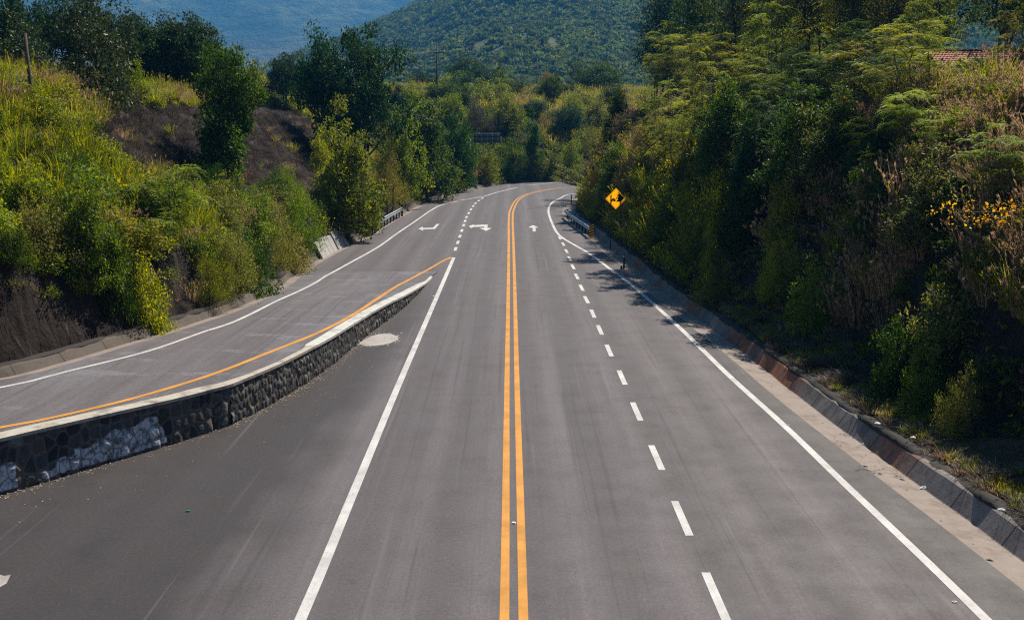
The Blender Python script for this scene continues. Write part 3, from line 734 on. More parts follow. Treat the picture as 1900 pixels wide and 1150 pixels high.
def proto(kind, seed):
    """geometry of one plant kind; seeds give variants"""
    k = (kind, seed)
    if k in PROTO: return PROTO[k]
    s = seed*101+sum(map(ord, kind))
    P = dict(
        acacia=lambda: tree_proto(s, 7, 4.2, 1.6, 95, 190, .17, .85, 'L_acacia', 'bark', 'umbrella', .38, trunk=.22, hollow=.25, stems=2),
        thorn=lambda: tree_proto(s, 6, 3.0, .6, 80, 200, .15, .75, 'L_acacia', 'bark', 'dome', .6, trunk=.16, stems=3),
        bush=lambda: tree_proto(s, 3, 2.0, .1, 70, 120, .10, .50, 'L_green', 'bark', 'mound', .75, trunk=.06, stems=4, aspect=.6),
        finebush=lambda: tree_proto(s, 3, 2.0, .1, 85, 170, .075, .5, 'L_olive', 'bark', 'mound', .85, trunk=.05, stems=5, aspect=.32, droop=-.5),
        glossy=lambda: tree_proto(s, 4, 2.9, .2, 85, 105, .14, .65, 'L_gloss', 'bark', 'mound', .8, trunk=.09, stems=3, aspect=.55, up=.25),
        feather=lambda: tree_proto(s, 7, 2.6, 2.2, 44, 0, .1, .5, 'L_feather', 'palebark', 'tiers', .5, trunk=.11, stems=2, feather=(10, 1.0), hollow=.3),
        plume=lambda: tree_proto(s, 7, 2.8, .6, 75, 16, .09, .45, 'L_feather', 'palebark', 'dome', .7, trunk=.10, stems=3, feather=(8, .72), hollow=.35),
        sapling=lambda: tree_proto(s, 4, 1.5, 1.2, 20, 14, .08, .4, 'L_feather', 'palebark', 'tiers', .5, trunk=.05, stems=2, feather=(11, .85), hollow=.3),
        tall=lambda: tree_proto(s, 14, 3.4, .8, 170, 80, .19, .85, 'L_euc', 'bark', 'dome', .9, trunk=.17, stems=3, aspect=.34, up=.1, droop=.6, hollow=.15),
        column=lambda: tree_proto(s, 5, 1.3, .1, 60, 150, .13, .5, 'L_dark', 'bark', 'mound', 1.1, trunk=.09, stems=2, aspect=.6),
        cone=lambda: tree_proto(s, 6, 2.0, .3, 80, 150, .14, .55, 'L_green', 'bark', 'cone', .8, trunk=.12, stems=1, aspect=.5),
        bigbush=lambda: tree_proto(s, 6, 2.8, .1, 135, 150, .15, .62, 'L_green', 'bark', 'mound', .8, trunk=.12, stems=4, aspect=.55, hollow=.3),
        round=lambda: tree_proto(s, 6, 3.4, .8, 85, 170, .17, .8, 'L_dark', 'bark', 'dome', .7, trunk=.18, stems=2, aspect=.5),
    )[kind]()
    P['crown_me'] = P['crown'].mesh(kind+"_crown", M[P['leafm']]); P['trunk_me'] = P['mb'].mesh(kind+"_trunk", M[P['barkm']], True)
    del P['crown']; PROTO[k] = P; return P
def crown_mesh(kind, seed, mat):
    P = proto(kind, seed)
    if mat is None or mat == P['leafm']: return P['crown_me']
    k = (kind, seed, mat)
    if k not in _cache:
        me = P['crown_me'].copy(); me.materials[0] = M[mat]; _cache[k] = me
    return _cache[k]
def hit(px, py):
    d = ray(px, py); Y = np.linspace(14, 300, 1800); t = Y/d[1]; X = d[0]*t; Z = CAM_H+d[2]*t
    g = terr(X, Y); k = np.argmax(Z < g); return float(Y[k]) if Z[k] < g[k] else None
prng = random.Random(77)
def plant(name, kind, seed, px, ptop, wpx, Y, label, cat='tree', mat=None, group=None, sink=.25, base=None, X=None):
    """stand a plant at world distance Y on the terrain; ptop = row of its top, wpx = its width in the photograph"""
    P = proto(kind, seed)
    if base is not None: Y = hit(px, base) or Y
    z = 5.0
    for _ in range(3):
        x = x_at(px, Y, z) if X is None else X
        z = T(x, Y)
    ztop = z_at(ptop, Y); H = max(.8, ztop-z+sink); Wd = wpx/FPX*depth_at(Y, (z+ztop)/2)
    sx = Wd/(2*P['R']); sz = H/P['H']
    if cat != 'tree': pass
    e = empty(name, (x, Y, z-sink), prng.uniform(0, 6.28), label=label, cat=cat, group=group)
    e.scale = (sx, sx, sz)
    link("trunk" if cat == 'tree' else "stems", P['trunk_me'], e); link("crown" if cat == 'tree' else "foliage", crown_mesh(kind, seed, mat), e)
    return e

# ---- trees along the left skyline
TR, SH = 'tree', 'shrub'
g1 = 'dark thorn trees along the left skyline'
plant("thorn_tree", 'round', 1, 25, -45, 130, 62, "dark round tree cut by the photo's top left corner, behind the glossy shrub", TR, 'L_acacia', g1)
plant("thorn_tree", 'thorn', 1, 190, -22, 170, 72, "dark green tree directly behind the glossy shrub, its top beyond the photo's top edge", TR, None, g1)
plant("acacia_tree", 'acacia', 1, 262, 12, 190, 78, "dark flat-topped acacia just right of the glossy shrub, broad twiggy crown against the blue mountain", TR, None, g1)
plant("acacia_tree", 'acacia', 2, 360, 22, 170, 80, "dark acacia joined to the right of the flat-topped one, reaching out over the dry grass", TR, None, g1)
plant("acacia_tree", 'acacia', 3, 435, 62, 165, 62, "olive-tinged acacia that leans over the top edge of the bare brown slope", TR, 'L_dark', g1)
plant("thorn_tree", 'thorn', 2, 535, 96, 90, 118, "small dark distant tree standing alone between two big acacias", TR, None, g1)
plant("acacia_tree", 'thorn', 4, 600, 55, 120, 92, "spiky left half of the big dark acacia pair below the green hill", TR, None, g1)
plant("acacia_tree", 'thorn', 5, 668, 42, 190, 92, "tallest dark acacia on the left, right half of the big pair", TR, None, g1)
plant("thorn_tree", 'thorn', 6, 118, -5, 150, 76, "dark tree showing through the gap between the two trees cut by the top edge", TR, 'L_acacia', g1)
plant("thorn_tree", 'thorn', 7, 322, 30, 150, 84, "dark tree filling the skyline behind the flat-topped acacia", TR, 'L_acacia', g1)
plant("thorn_tree", 'thorn', 8, 402, 70, 110, 82, "lower dark tree behind the olive-tinged acacia, touching its left side", TR, 'L_acacia', g1)
plant("glossy_shrub", 'glossy', 1, 178, 18, 190, 54, "large glossy-leaved shrub glittering with white highlights behind the wire fence", SH)
plant("glossy_shrub", 'glossy', 2, 45, 48, 160, 50, "smaller glossy shrub at the left photo edge beside the fence post", SH)
plant("vine_shrub", 'bush', 1, 250, 112, 70, 48, "bright vine-covered shrub at the right end of the wire fence", SH, base=190)
plant("vine_shrub", 'bush', 2, 190, 128, 110, 47, "dim grassy bush under the glossy shrub, behind the fence wires", SH, 'L_olive', base=190)
plant("slope_tree", 'column', 1, 408, 168, 98, 52, "dark bushy tree rooted in the bare brown slope, its dark stem base in shadow", TR, 'L_dark', None, .3, 350)
plant("leafy_bush", 'bush', 3, 472, 112, 85, 66, "light green vine bush under the olive acacia", SH, 'L_green', base=190)
plant("leafy_bush", 'bush', 4, 600, 138, 90, 74, "yellow-green bush on the bank top left of the tall acacia pair", SH, 'L_bright', base=200)
plant("leafy_bush", 'bush', 5, 625, 185, 50, 70, "small round bright bush at the right end of the brown slope's top edge", SH, 'L_green', base=232)
plant("leafy_bush", 'bigbush', 3, 690, 140, 120, 88, "dense dark thicket below the tallest acacia", SH, 'L_dark', base=262)
# ---- left bank, lower
plant("feather_sapling", 'sapling', 1, 333, 284, 105, 41, "bright green feathery sapling with layered flat sprays in front of the brown slope", TR, None, None, .3, 470)
plant("feather_sapling", 'sapling', 2, 300, 372, 70, 38, "small feathery sapling at the foot of the layered one", TR, base=505)
plant("leafy_bush", 'bigbush', 6, 165, 325, 135, 34.5, "big dark green leafy bush with a shaded underside on the near left bank", SH, 'L_green', None, .4, 530)
plant("leafy_bush", 'bush', 7, 215, 385, 95, 33.5, "dark hanging bush just right of and below the big leafy one", SH, 'L_dark', None, .4, 590)
plant("leafy_bush", 'bush', 8, 60, 300, 130, 34, "yellow-green bush at the left photo edge halfway up the bank", SH, 'L_bright', None, .4, 440)
plant("leafy_bush", 'bush', 9, 205, 240, 120, 40, "bright leafy bush on the bank edge beside the left end of the brown slope", SH, 'L_bright', None, .4, 330)
g2 = 'bushes covering the left bank above the ramp'
plant("fine_bush", 'finebush', 1, 430, 395, 130, 45, "grey-green wispy bush nearest the sapling on the left bank", SH, None, g2, base=545)
plant("fine_bush", 'finebush', 2, 500, 355, 120, 51, "tallest grey-green wispy bush, in the middle of the left bank", SH, None, g2, base=500)
plant("fine_bush", 'finebush', 3, 560, 345, 115, 56, "olive wispy bush right of the tallest one, above the concrete gutter", SH, 'L_green', g2, base=478)
plant("fine_bush", 'bush', 10, 470, 440, 110, 43.5, "dark leafy bush low on the bank below the wispy bushes", SH, 'L_dark', g2, base=572)
plant("fine_bush", 'finebush', 4, 390, 450, 110, 40, "low olive bush hanging over the gutter below the sapling", SH, 'L_green', g2, base=588)
plant("fine_bush", 'bush', 11, 545, 425, 90, 50, "green bush low on the bank just before the concrete slabs", SH, 'L_olive', g2, base=514)
plant("fine_bush", 'bush', 12, 275, 480, 110, 35.5, "yellow-green low bush above the gutter's start, left of the shaded gap", SH, 'L_bright', g2, base=612)
plant("leafy_bush", 'bigbush', 2, 640, 232, 150, 66, "large bright green leafy tree-bush just right of the brown slope", SH, 'L_green', None, .4, 440)
plant("leafy_bush", 'bush', 13, 598, 240, 70, 64, "yellow-green shrub at the lower right corner of the brown slope", SH, 'L_bright', None, .3, 330)
plant("leafy_bush", 'finebush', 5, 722, 262, 95, 82, "tall olive bush with sunlit tips behind the left guardrail", SH, 'L_olive', base=394)
plant("leafy_bush", 'bush', 14, 675, 330, 100, 76, "dark green bush right above the left guardrail's near end", SH, 'L_dark', base=428)
plant("broadleaf_tree", 'bigbush', 3, 790, 190, 150, 104, "big dark tree overhanging the bank where the ramp joins the road", TR, 'L_dark', base=366)
plant("broadleaf_tree", 'bigbush', 4, 850, 205, 90, 112, "dark tree standing just left of the roadside pole", TR, 'L_dark', base=348)
plant("broadleaf_tree", 'bigbush', 4, 745, 200, 100, 98, "dark tree between the olive bush and the big overhanging tree", TR, base=372)
plant("leafy_bush", 'bush', 15, 800, 298, 60, 107, "yellow-lit grassy bush under the overhanging tree", SH, 'G_yellow', base=357)
plant("leafy_bush", 'bush', 16, 838, 300, 50, 112, "green shrub dotted with white flowers under the dark tree", SH, 'L_green', base=352)
g3 = 'bushes along the foot of the bank on the bend'
plant("leafy_bush", 'bush', 17, 905, 272, 62, 133, "green bush just right of the roadside pole on the bend", SH, 'L_green', g3, base=345)
plant("leafy_bush", 'bush', 18, 948, 268, 50, 140, "dark green bush under the grey sign panel's right end", SH, 'L_dark', g3, base=341)
plant("leafy_bush", 'finebush', 6, 985, 276, 50, 146, "olive bush at the bend between two darker ones", SH, None, g3, base=337)
plant("vine_column", 'column', 2, 992, 212, 42, 150, "dark column of creepers hanging down the bend's bank", SH, None, g3, base=331)
plant("leafy_bush", 'bush', 19, 1028, 272, 46, 152, "small pale olive bush at the foot of the bend's right part", SH, 'L_olive', g3, base=331)
plant("leafy_bush", 'bush', 20, 1062, 255, 60, 148, "leafy bush half hidden where the road disappears", SH, 'L_green', g3, base=329)
g4 = 'bushes on the bank top above the bend'
plant("withered_bush", 'finebush', 7, 888, 180, 70, 158, "grey-brown withered bush above the sign panel", SH, 'L_brown', base=252)
plant("leafy_bush", 'bush', 21, 935, 175, 60, 160, "yellow-green bush right of the withered one", SH, 'L_green', g4, base=246)
plant("leafy_bush", 'bush', 22, 760, 148, 60, 150, "round bush on the bank top left of the utility pole", SH, 'L_green', g4, base=200)
plant("leafy_bush", 'bush', 23, 880, 152, 90, 185, "low wide green bush behind the yellow grass right of the pole", SH, 'L_green', g4, base=192)
plant("leafy_bush", 'bush', 24, 958, 146, 85, 190, "green bush above the bend, left of the rusty-topped one", SH, 'L_dark', g4, base=188)
plant("rusty_bush", 'round', 5, 1022, 136, 52, 190, "dark bush with a rusty brown top above the bend", SH, 'L_dark', g4, base=206)
plant("rusty_bush", 'bush', 25, 1018, 132, 44, 196, "reddish-topped shrub behind the dark one above the bend", SH, 'L_orange', g4)
plant("leafy_bush", 'bush', 26, 1062, 172, 60, 165, "light green rounded bush at the bend's bank top", SH, 'L_green', g4, base=232)
plant("leafy_bush", 'bush', 27, 1105, 178, 60, 160, "dull olive bush below the far round tree", SH, 'L_olive', g4, base=238)
plant("broadleaf_tree", 'round', 6, 868, 104, 82, 215, "dark round tree immediately right of the utility pole", TR, 'L_acacia')
plant("broadleaf_tree", 'thorn', 5, 785, 132, 70, 205, "low dark tree left of and behind the utility pole", TR)
plant("broadleaf_tree", 'round', 7, 1112, 108, 100, 205, "large dim tree against the green hill's foot, right of the bend", TR, 'L_dark')
plant("cone_tree", 'cone', 1, 1144, 158, 64, 132, "upright cone-shaped green tree left of the right-hand forest", TR, 'L_dark', base=280)
plant("leafy_bush", 'finebush', 8, 1100, 225, 80, 128, "pale olive bush on the inner corner above the overhanging branch", SH, 'L_olive', base=300)
plant("leafy_bush", 'bush', 28, 1145, 262, 75, 112, "green bush on the inner corner of the bend", SH, 'L_green', base=342)
plant("orange_bush", 'finebush', 9, 1103, 312, 66, 101, "orange-brown withering bush at the inner corner left of the warning sign", SH, 'L_orange', base=392)
plant("orange_bush", 'finebush', 10, 1168, 296, 70, 93, "pale pinkish dry bush above the warning sign", SH, 'L_dry', base=374)
plant("leafy_bush", 'bush', 29, 1118, 350, 40, 88, "small green bush just behind the warning sign's left post", SH, 'L_green', base=404)
plant("dry_grass_clump", 'finebush', 11, 1185, 235, 66, 104, "tall pink-beige dry grass stand on the slope above the orange bush", SH, 'L_dry', base=332)
# ---- right-hand forest
g5 = 'feathery trees of the right-hand forest'
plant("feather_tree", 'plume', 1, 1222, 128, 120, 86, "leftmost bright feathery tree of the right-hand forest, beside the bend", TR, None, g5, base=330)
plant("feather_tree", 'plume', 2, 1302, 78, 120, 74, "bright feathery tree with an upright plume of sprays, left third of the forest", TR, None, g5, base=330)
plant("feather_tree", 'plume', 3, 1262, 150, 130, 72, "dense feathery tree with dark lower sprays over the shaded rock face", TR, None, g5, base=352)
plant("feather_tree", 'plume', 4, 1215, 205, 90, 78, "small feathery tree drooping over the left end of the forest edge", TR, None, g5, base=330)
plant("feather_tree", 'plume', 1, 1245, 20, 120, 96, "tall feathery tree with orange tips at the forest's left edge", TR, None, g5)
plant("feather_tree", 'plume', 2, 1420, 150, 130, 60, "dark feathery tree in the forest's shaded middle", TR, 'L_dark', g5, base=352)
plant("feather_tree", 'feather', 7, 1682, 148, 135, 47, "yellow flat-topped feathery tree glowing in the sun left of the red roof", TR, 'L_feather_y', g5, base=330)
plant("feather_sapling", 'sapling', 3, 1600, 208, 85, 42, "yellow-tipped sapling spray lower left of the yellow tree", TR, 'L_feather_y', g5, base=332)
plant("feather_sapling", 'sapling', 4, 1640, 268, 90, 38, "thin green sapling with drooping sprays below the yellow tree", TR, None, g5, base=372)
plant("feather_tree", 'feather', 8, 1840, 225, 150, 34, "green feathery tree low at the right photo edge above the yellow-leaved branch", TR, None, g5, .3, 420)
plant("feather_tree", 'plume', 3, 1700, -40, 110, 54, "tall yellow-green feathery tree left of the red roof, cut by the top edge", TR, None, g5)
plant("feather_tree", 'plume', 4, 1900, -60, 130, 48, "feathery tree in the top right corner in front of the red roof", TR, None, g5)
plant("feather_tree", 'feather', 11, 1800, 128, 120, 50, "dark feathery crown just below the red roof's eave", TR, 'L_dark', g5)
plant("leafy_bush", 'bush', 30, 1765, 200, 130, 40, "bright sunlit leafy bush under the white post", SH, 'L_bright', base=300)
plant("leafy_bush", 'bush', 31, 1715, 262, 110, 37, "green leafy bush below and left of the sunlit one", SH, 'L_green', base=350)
g6 = 'tall thin-stemmed trees of the right-hand forest'
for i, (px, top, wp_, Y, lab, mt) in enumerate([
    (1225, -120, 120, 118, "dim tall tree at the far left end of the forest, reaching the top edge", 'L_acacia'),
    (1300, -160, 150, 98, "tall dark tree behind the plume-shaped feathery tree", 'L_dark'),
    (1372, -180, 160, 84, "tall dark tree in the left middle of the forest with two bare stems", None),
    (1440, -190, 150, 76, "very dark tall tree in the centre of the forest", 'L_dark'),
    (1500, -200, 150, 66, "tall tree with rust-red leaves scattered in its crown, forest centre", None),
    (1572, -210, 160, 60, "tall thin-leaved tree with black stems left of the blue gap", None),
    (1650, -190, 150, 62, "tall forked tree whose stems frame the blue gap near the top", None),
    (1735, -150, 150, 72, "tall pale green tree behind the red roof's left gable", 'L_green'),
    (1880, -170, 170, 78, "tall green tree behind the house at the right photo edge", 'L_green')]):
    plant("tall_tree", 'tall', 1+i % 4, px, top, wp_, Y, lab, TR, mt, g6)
g7 = 'understorey trees of the right-hand forest'
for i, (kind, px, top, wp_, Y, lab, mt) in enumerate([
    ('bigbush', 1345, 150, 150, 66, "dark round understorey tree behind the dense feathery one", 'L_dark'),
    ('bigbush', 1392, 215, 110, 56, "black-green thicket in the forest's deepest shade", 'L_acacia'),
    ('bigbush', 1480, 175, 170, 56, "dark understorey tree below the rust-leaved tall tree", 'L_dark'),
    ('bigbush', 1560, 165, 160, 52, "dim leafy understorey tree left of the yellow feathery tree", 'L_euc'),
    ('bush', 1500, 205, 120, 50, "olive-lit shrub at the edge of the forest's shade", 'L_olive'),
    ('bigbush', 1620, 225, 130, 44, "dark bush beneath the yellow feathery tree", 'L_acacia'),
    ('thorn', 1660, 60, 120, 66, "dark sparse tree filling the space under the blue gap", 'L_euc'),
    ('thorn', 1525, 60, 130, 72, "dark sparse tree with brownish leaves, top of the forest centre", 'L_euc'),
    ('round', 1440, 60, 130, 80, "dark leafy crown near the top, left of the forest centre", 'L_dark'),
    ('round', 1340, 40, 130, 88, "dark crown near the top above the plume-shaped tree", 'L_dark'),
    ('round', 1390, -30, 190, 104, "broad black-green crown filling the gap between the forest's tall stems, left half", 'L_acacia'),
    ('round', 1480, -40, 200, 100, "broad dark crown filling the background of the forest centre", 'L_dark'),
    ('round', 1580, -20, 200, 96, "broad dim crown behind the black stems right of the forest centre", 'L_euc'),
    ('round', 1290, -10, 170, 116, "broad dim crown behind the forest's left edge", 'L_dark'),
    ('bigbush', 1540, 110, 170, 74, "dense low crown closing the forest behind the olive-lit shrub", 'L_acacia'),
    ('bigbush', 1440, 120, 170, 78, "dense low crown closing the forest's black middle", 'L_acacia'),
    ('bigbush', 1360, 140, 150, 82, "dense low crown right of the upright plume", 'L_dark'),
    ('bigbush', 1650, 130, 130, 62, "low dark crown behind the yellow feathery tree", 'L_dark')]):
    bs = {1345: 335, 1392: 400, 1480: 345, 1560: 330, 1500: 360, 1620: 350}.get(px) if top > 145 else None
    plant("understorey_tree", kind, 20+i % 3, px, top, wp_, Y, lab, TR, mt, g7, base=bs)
for i, (X_, Y_, hh, k_) in enumerate([(26, 33, 7.5, 'round'), (27, 38, 13, 'tall'), (30, 45, 13, 'tall'), (33, 53, 13, 'round'), (31, 36, 14, 'round')]):  # unseen trees, added only to cast shade over the right bank
    P_ = proto(k_, 20+i % 2); z_ = T(X_, Y_); e = empty("unseen_shade_tree", (X_, Y_, z_-.3), i*1.3, label="unseen leafy tree added for shade past the photo's right edge, %s of five" % ["nearest", "second", "third", "farthest", "rearmost"][i], cat="tree", group="unseen trees added for shade beyond the right photo edge")
    e.scale = (1.25, 1.25, hh/P_['H']); link("trunk", P_['trunk_me'], e); link("crown", crown_mesh(k_, 20+i % 2, 'L_dark'), e)
# ---- right bank
g8 = 'bushes on the shaded right bank'
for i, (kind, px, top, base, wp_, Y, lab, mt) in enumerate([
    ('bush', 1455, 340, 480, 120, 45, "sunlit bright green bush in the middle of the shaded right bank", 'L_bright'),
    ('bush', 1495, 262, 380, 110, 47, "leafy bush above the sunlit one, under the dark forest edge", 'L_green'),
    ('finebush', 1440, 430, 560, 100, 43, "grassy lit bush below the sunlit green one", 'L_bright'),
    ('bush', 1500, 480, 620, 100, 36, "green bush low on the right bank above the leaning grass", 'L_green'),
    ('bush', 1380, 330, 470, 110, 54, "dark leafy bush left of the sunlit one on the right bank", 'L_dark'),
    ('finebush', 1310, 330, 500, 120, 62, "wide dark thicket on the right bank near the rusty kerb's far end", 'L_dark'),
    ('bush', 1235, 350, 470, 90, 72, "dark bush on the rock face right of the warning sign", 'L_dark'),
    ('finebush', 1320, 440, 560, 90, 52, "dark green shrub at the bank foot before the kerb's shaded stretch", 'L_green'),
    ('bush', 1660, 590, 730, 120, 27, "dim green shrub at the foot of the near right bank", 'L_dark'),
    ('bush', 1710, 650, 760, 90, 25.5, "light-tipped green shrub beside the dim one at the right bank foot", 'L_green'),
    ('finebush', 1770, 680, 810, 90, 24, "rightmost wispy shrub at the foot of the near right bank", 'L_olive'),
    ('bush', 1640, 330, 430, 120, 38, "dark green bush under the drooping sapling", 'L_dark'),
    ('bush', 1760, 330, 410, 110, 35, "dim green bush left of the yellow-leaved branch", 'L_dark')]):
    plant("bank_bush", kind, 40+i % 4, px, top, wp_, Y, lab, SH, mt, g8, .35, base)


# ---- trees and bushes nothing tells apart: the mass of the forest, the far scrub, the fringe over the left gutter
FR = random.Random(5)
def mass(name, kind, seeds, X_, Y_, H_, W_, label, cat, mat, group):
    if Y_ < 66 and 1670 < 950+1900*X_/depth_at(Y_, 11) < 1990 and H_ > 4.5: return
    px_ = 950+1900*X_/depth_at(Y_, 4)
    if name == 'bank_bush' and ((1390 < px_ < 1530 and Y_ < 52) or (62 < Y_ < 79)): return
    sd_ = FR.choice(seeds); P_ = proto(kind, sd_); z_ = T(X_, Y_); e = empty(name, (X_, Y_, z_-.35), FR.uniform(0, 6.28), label=label, cat=cat, group=group)
    s_ = W_/(2*P_['R']); e.scale = (s_, s_, H_/P_['H']); link("trunk" if cat == 'tree' else "stems", P_['trunk_me'], e); link("crown" if cat == 'tree' else "foliage", crown_mesh(kind, sd_, mat), e)
Rk = lambda Y: float(np.interp(Y, Rkerb[:330, 1], Rkerb[:330, 0])); Lk = lambda Y: float(np.interp(Y, Lkerb[:420, 1], Lkerb[:420, 0]))
for i in range(15):
    Y_ = 38+i*4.6+FR.uniform(-1.5, 1.5)
    if 48 < Y_ < 56: continue
    mass("feather_tree", 'plume', [1, 2, 3, 4], Rk(min(Y_, 100))+FR.uniform(8.2, 11.5), Y_, FR.uniform(5, 8), FR.uniform(4.4, 6.2), "one of the feathery green trees massed along the crest of the right bank", TR, FR.choice([None, None, None, 'L_green']), 'feathery trees massed on the right bank')
for i in range(17):
    Y_ = 42+i*4.6+FR.uniform(-1.5, 1.5)
    if 52 < Y_ < 62: continue
    mass("forest_tree", FR.choice(['round', 'bigbush', 'tall']), [1, 2, 20, 21], Rk(min(Y_, 100))+FR.uniform(16, 27), Y_, FR.uniform(9, 14), FR.uniform(6.5, 9), "one of the dim trees crowded behind the feathery ones in the right-hand forest", TR, FR.choice(['L_dark', 'L_acacia', 'L_euc']), 'dim trees crowded in the right-hand forest')
for i in range(13):
    Y_ = 33+i*2.3+FR.uniform(-.8, .8); xo_ = Rk(Y_)+FR.uniform(5.6, 9.5); low_ = 950+1900*xo_/depth_at(Y_, 10) > 1725; mass("young_feather_tree", 'plume', [1, 2, 3, 4], xo_, Y_, FR.uniform(1.3, 1.9) if low_ else FR.uniform(2.8, 4.4), FR.uniform(3.2, 4.6), "one of the young feathery trees on the right crest below the house", TR, FR.choice([None, 'L_feather_y', None, 'L_green', 'L_dark']), 'young feathery trees on the crest below the house')
for i in range(20):
    Y_ = 30+i*3.9+FR.uniform(-1.2, 1.2); mass("bank_bush", FR.choice(['bigbush', 'bush']), [2, 3, 7, 20], Rk(min(Y_, 98))+FR.uniform(2.7 if Y_ < 55 else 1.6, 4.6), Y_, FR.uniform(2.4, 4.2), FR.uniform(2.4, 3.8), "one of the shaded bushes crowding the face of the right bank", SH, FR.choice(['L_orange', 'L_dry', 'L_olive', 'L_green'] if Y_ > 76 else ['L_dark', 'L_green', 'L_bright', 'L_olive']), 'shaded bushes on the face of the right bank')
for i in range(16):
    Y_ = 33+i*2.9+FR.uniform(-.8, .8); mass("fringe_bush", FR.choice(['bush', 'finebush', 'bush']), [1, 2, 3, 8, 9], Lk(Y_)-FR.uniform(1.0, 2.6), Y_, FR.uniform(1.9, 3.3), FR.uniform(2.2, 3.6), "one of the green bushes hanging over the left gutter", SH, FR.choice(['L_green', 'L_dark', 'L_olive', 'L_bright']), 'bushes hanging over the left gutter')
for i in range(24):
    Y_ = 34+(i % 12)*2.6+FR.uniform(-.8, .8); mass("slope_bush", FR.choice(['bush', 'finebush', 'bush']), [4, 5, 6, 10], Lk(Y_)-((FR.uniform(1.6, 2.8) if Y_ > 44 else FR.uniform(2.8, 4.6)) if i < 12 or Y_ > 45 else FR.uniform(5, 9.5)), Y_, FR.uniform(1.4, 2.6), FR.uniform(2.2, 3.4), "one of the low bushes in the long grass of the left bank", SH, FR.choice(['L_green', 'L_dark', 'L_olive', 'L_dark']), 'low bushes in the long grass of the left bank')
for i in range(9):
    Y_ = 26.5+i*.85; mass("cliff_plant", 'bush', [1, 2, 3], Lk(Y_)-FR.uniform(.5, 1.5), Y_, FR.uniform(.9, 2.1), FR.uniform(1.0, 2.0), "one of the dim small plants clinging to the near left rock face", 'plant', FR.choice(['L_dark', 'L_olive', 'L_dark', 'L_green']), 'small plants on the near left rock face')
for i in range(10):
    Y_ = 27+i*.8; mass("crest_bush", 'bush', [4, 5, 6], Lk(Y_)-FR.uniform(1.9, 3.2), Y_, FR.uniform(1.2, 2.2), FR.uniform(1.8, 2.8), "one of the shaggy bushes overhanging the near left rock face", SH, FR.choice(['L_olive', 'L_green', 'L_bright', 'G_yellow']), 'shaggy bushes above the near left rock face')
for i in range(30):
    Y_ = FR.uniform(138, 225); X_ = FR.uniform(-.115, .13)*Y_
    if float(sdist(np.array([X_]), np.array([Y_]), Lkerb, False)[0]) < 3: continue
    mass("scrub_tree", FR.choice(['bigbush', 'round', 'bush']), [1, 2, 3, 20], X_, Y_, FR.uniform(2.6, 5.5), FR.uniform(4.5, 8), "one of the rounded scrub trees dotted over the bank beyond the bend", TR, FR.choice(['L_dark', 'L_green', 'L_dark', 'L_acacia']), 'scrub trees beyond the bend')
for i, (px, top, wp_, Y, lab) in enumerate([(1885, 50, 100, 44, "feathery tree in front of the middle of the red roof"), (1890, 150, 120, 38, "low feathery tree at the right edge under the roof's eave")]):
    plant("feather_tree", 'feather', 2+i*2, px, top, wp_, Y, lab, TR, None, g5)

# ---- special plants
def broad_plant(px, py, Y, s, label, seed):
    R = np.random.default_rng(seed); Y = (hit(px, py) or Y)-.4; x = x_at(px, Y, 6); z = T(x, Y); mb = MB(); cl = Cloud()
    e = empty("broadleaf_plant", (x, Y, z), label=label, cat='plant'); top = np.array([-.5*s, 0, 1.6*s])
    limb(mb, (.35*s, 0, -.5*s), top, .035*s, .015*s, R, .05)
    for k in range(13):
        t = .45+.55*k/12; c = np.array([.35*s, 0, -.5*s])*(1-t)+top*t; a = k*2.4+R.random(); ax = unit(np.array([math.cos(a), math.sin(a)*.6, .35-.5*(1-t)]))
        V, F, A = leaves(R, c[None], ax[None], unit(np.array([[0, -.5, 1.]])), [.52*s], [.20*s]); cl.add(V, F, A)
    mb.build("stem", M['palebark'], e, True); link("foliage", cl.mesh("foliage", M['L_feather']), e)
broad_plant(1470, 345, 44, .85, "single tall plant with large oval leaves leaning out of the shaded right bank", 3)
R = np.random.default_rng(8); mb = MB(); cl = Cloud()
bx, bY = x_at(1900, 28, 6), 28.0; bz = z_at(398, bY)
e = empty("yellow_leaved_branch", (bx, bY, bz), label="thin branch with bright yellow leaves reaching in from the right photo edge", cat='branch')
tips = [(-2.55, 0, .08), (-1.9, .2, -.18), (-1.5, -.1, .28), (-1.0, .3, -.25), (-.6, -.2, .32), (-2.1, .1, .2), (-1.3, .2, -.32), (-.8, 0, .12)]
for tpt in tips:
    p = limb(mb, (1.2, .3, -.15), tpt, .022, .005, R, .05, 4, 6)
    for q in p[2:]:
        cl.add(*clump(R, np.array(q), .19, 11, .075, .8, .3, .6))
limb(mb, (1.2, .3, -.15), (4.6, 1.6, 1.6), .024, .06, R)
mb.build("stems", M['bark'], e, True); link("foliage", cl.mesh("foliage", M['L_yellow']), e)
# branch overhanging the far bend
R = np.random.default_rng(18); mb = MB(); cl = Cloud(); Y = 112; x0 = x_at(1100, Y, 2.5)
e = empty("overhanging_tree", (x0, Y, T(x0, Y)-.3), label="low tree whose flat dark boughs hang over the road where it disappears", cat='tree')
for k in range(14):
    t_ = np.array([-.4-R.random()*3.9, R.normal()*.8, 1.0+R.random()*2.0]); limb(mb, (0, 0, 0), t_, .08, .02, R, .1, 4, 5)
    for u in (.55, .75, .9, 1.0): cl.add(*clump(R, t_*u+np.array([0, 0, .12*math.sin(u*3)]), .42, 70, .12, .4, .7, .4))
mb.build("trunk", M['bark'], e, True); link("crown", cl.mesh("crown", M['L_olive']), e)
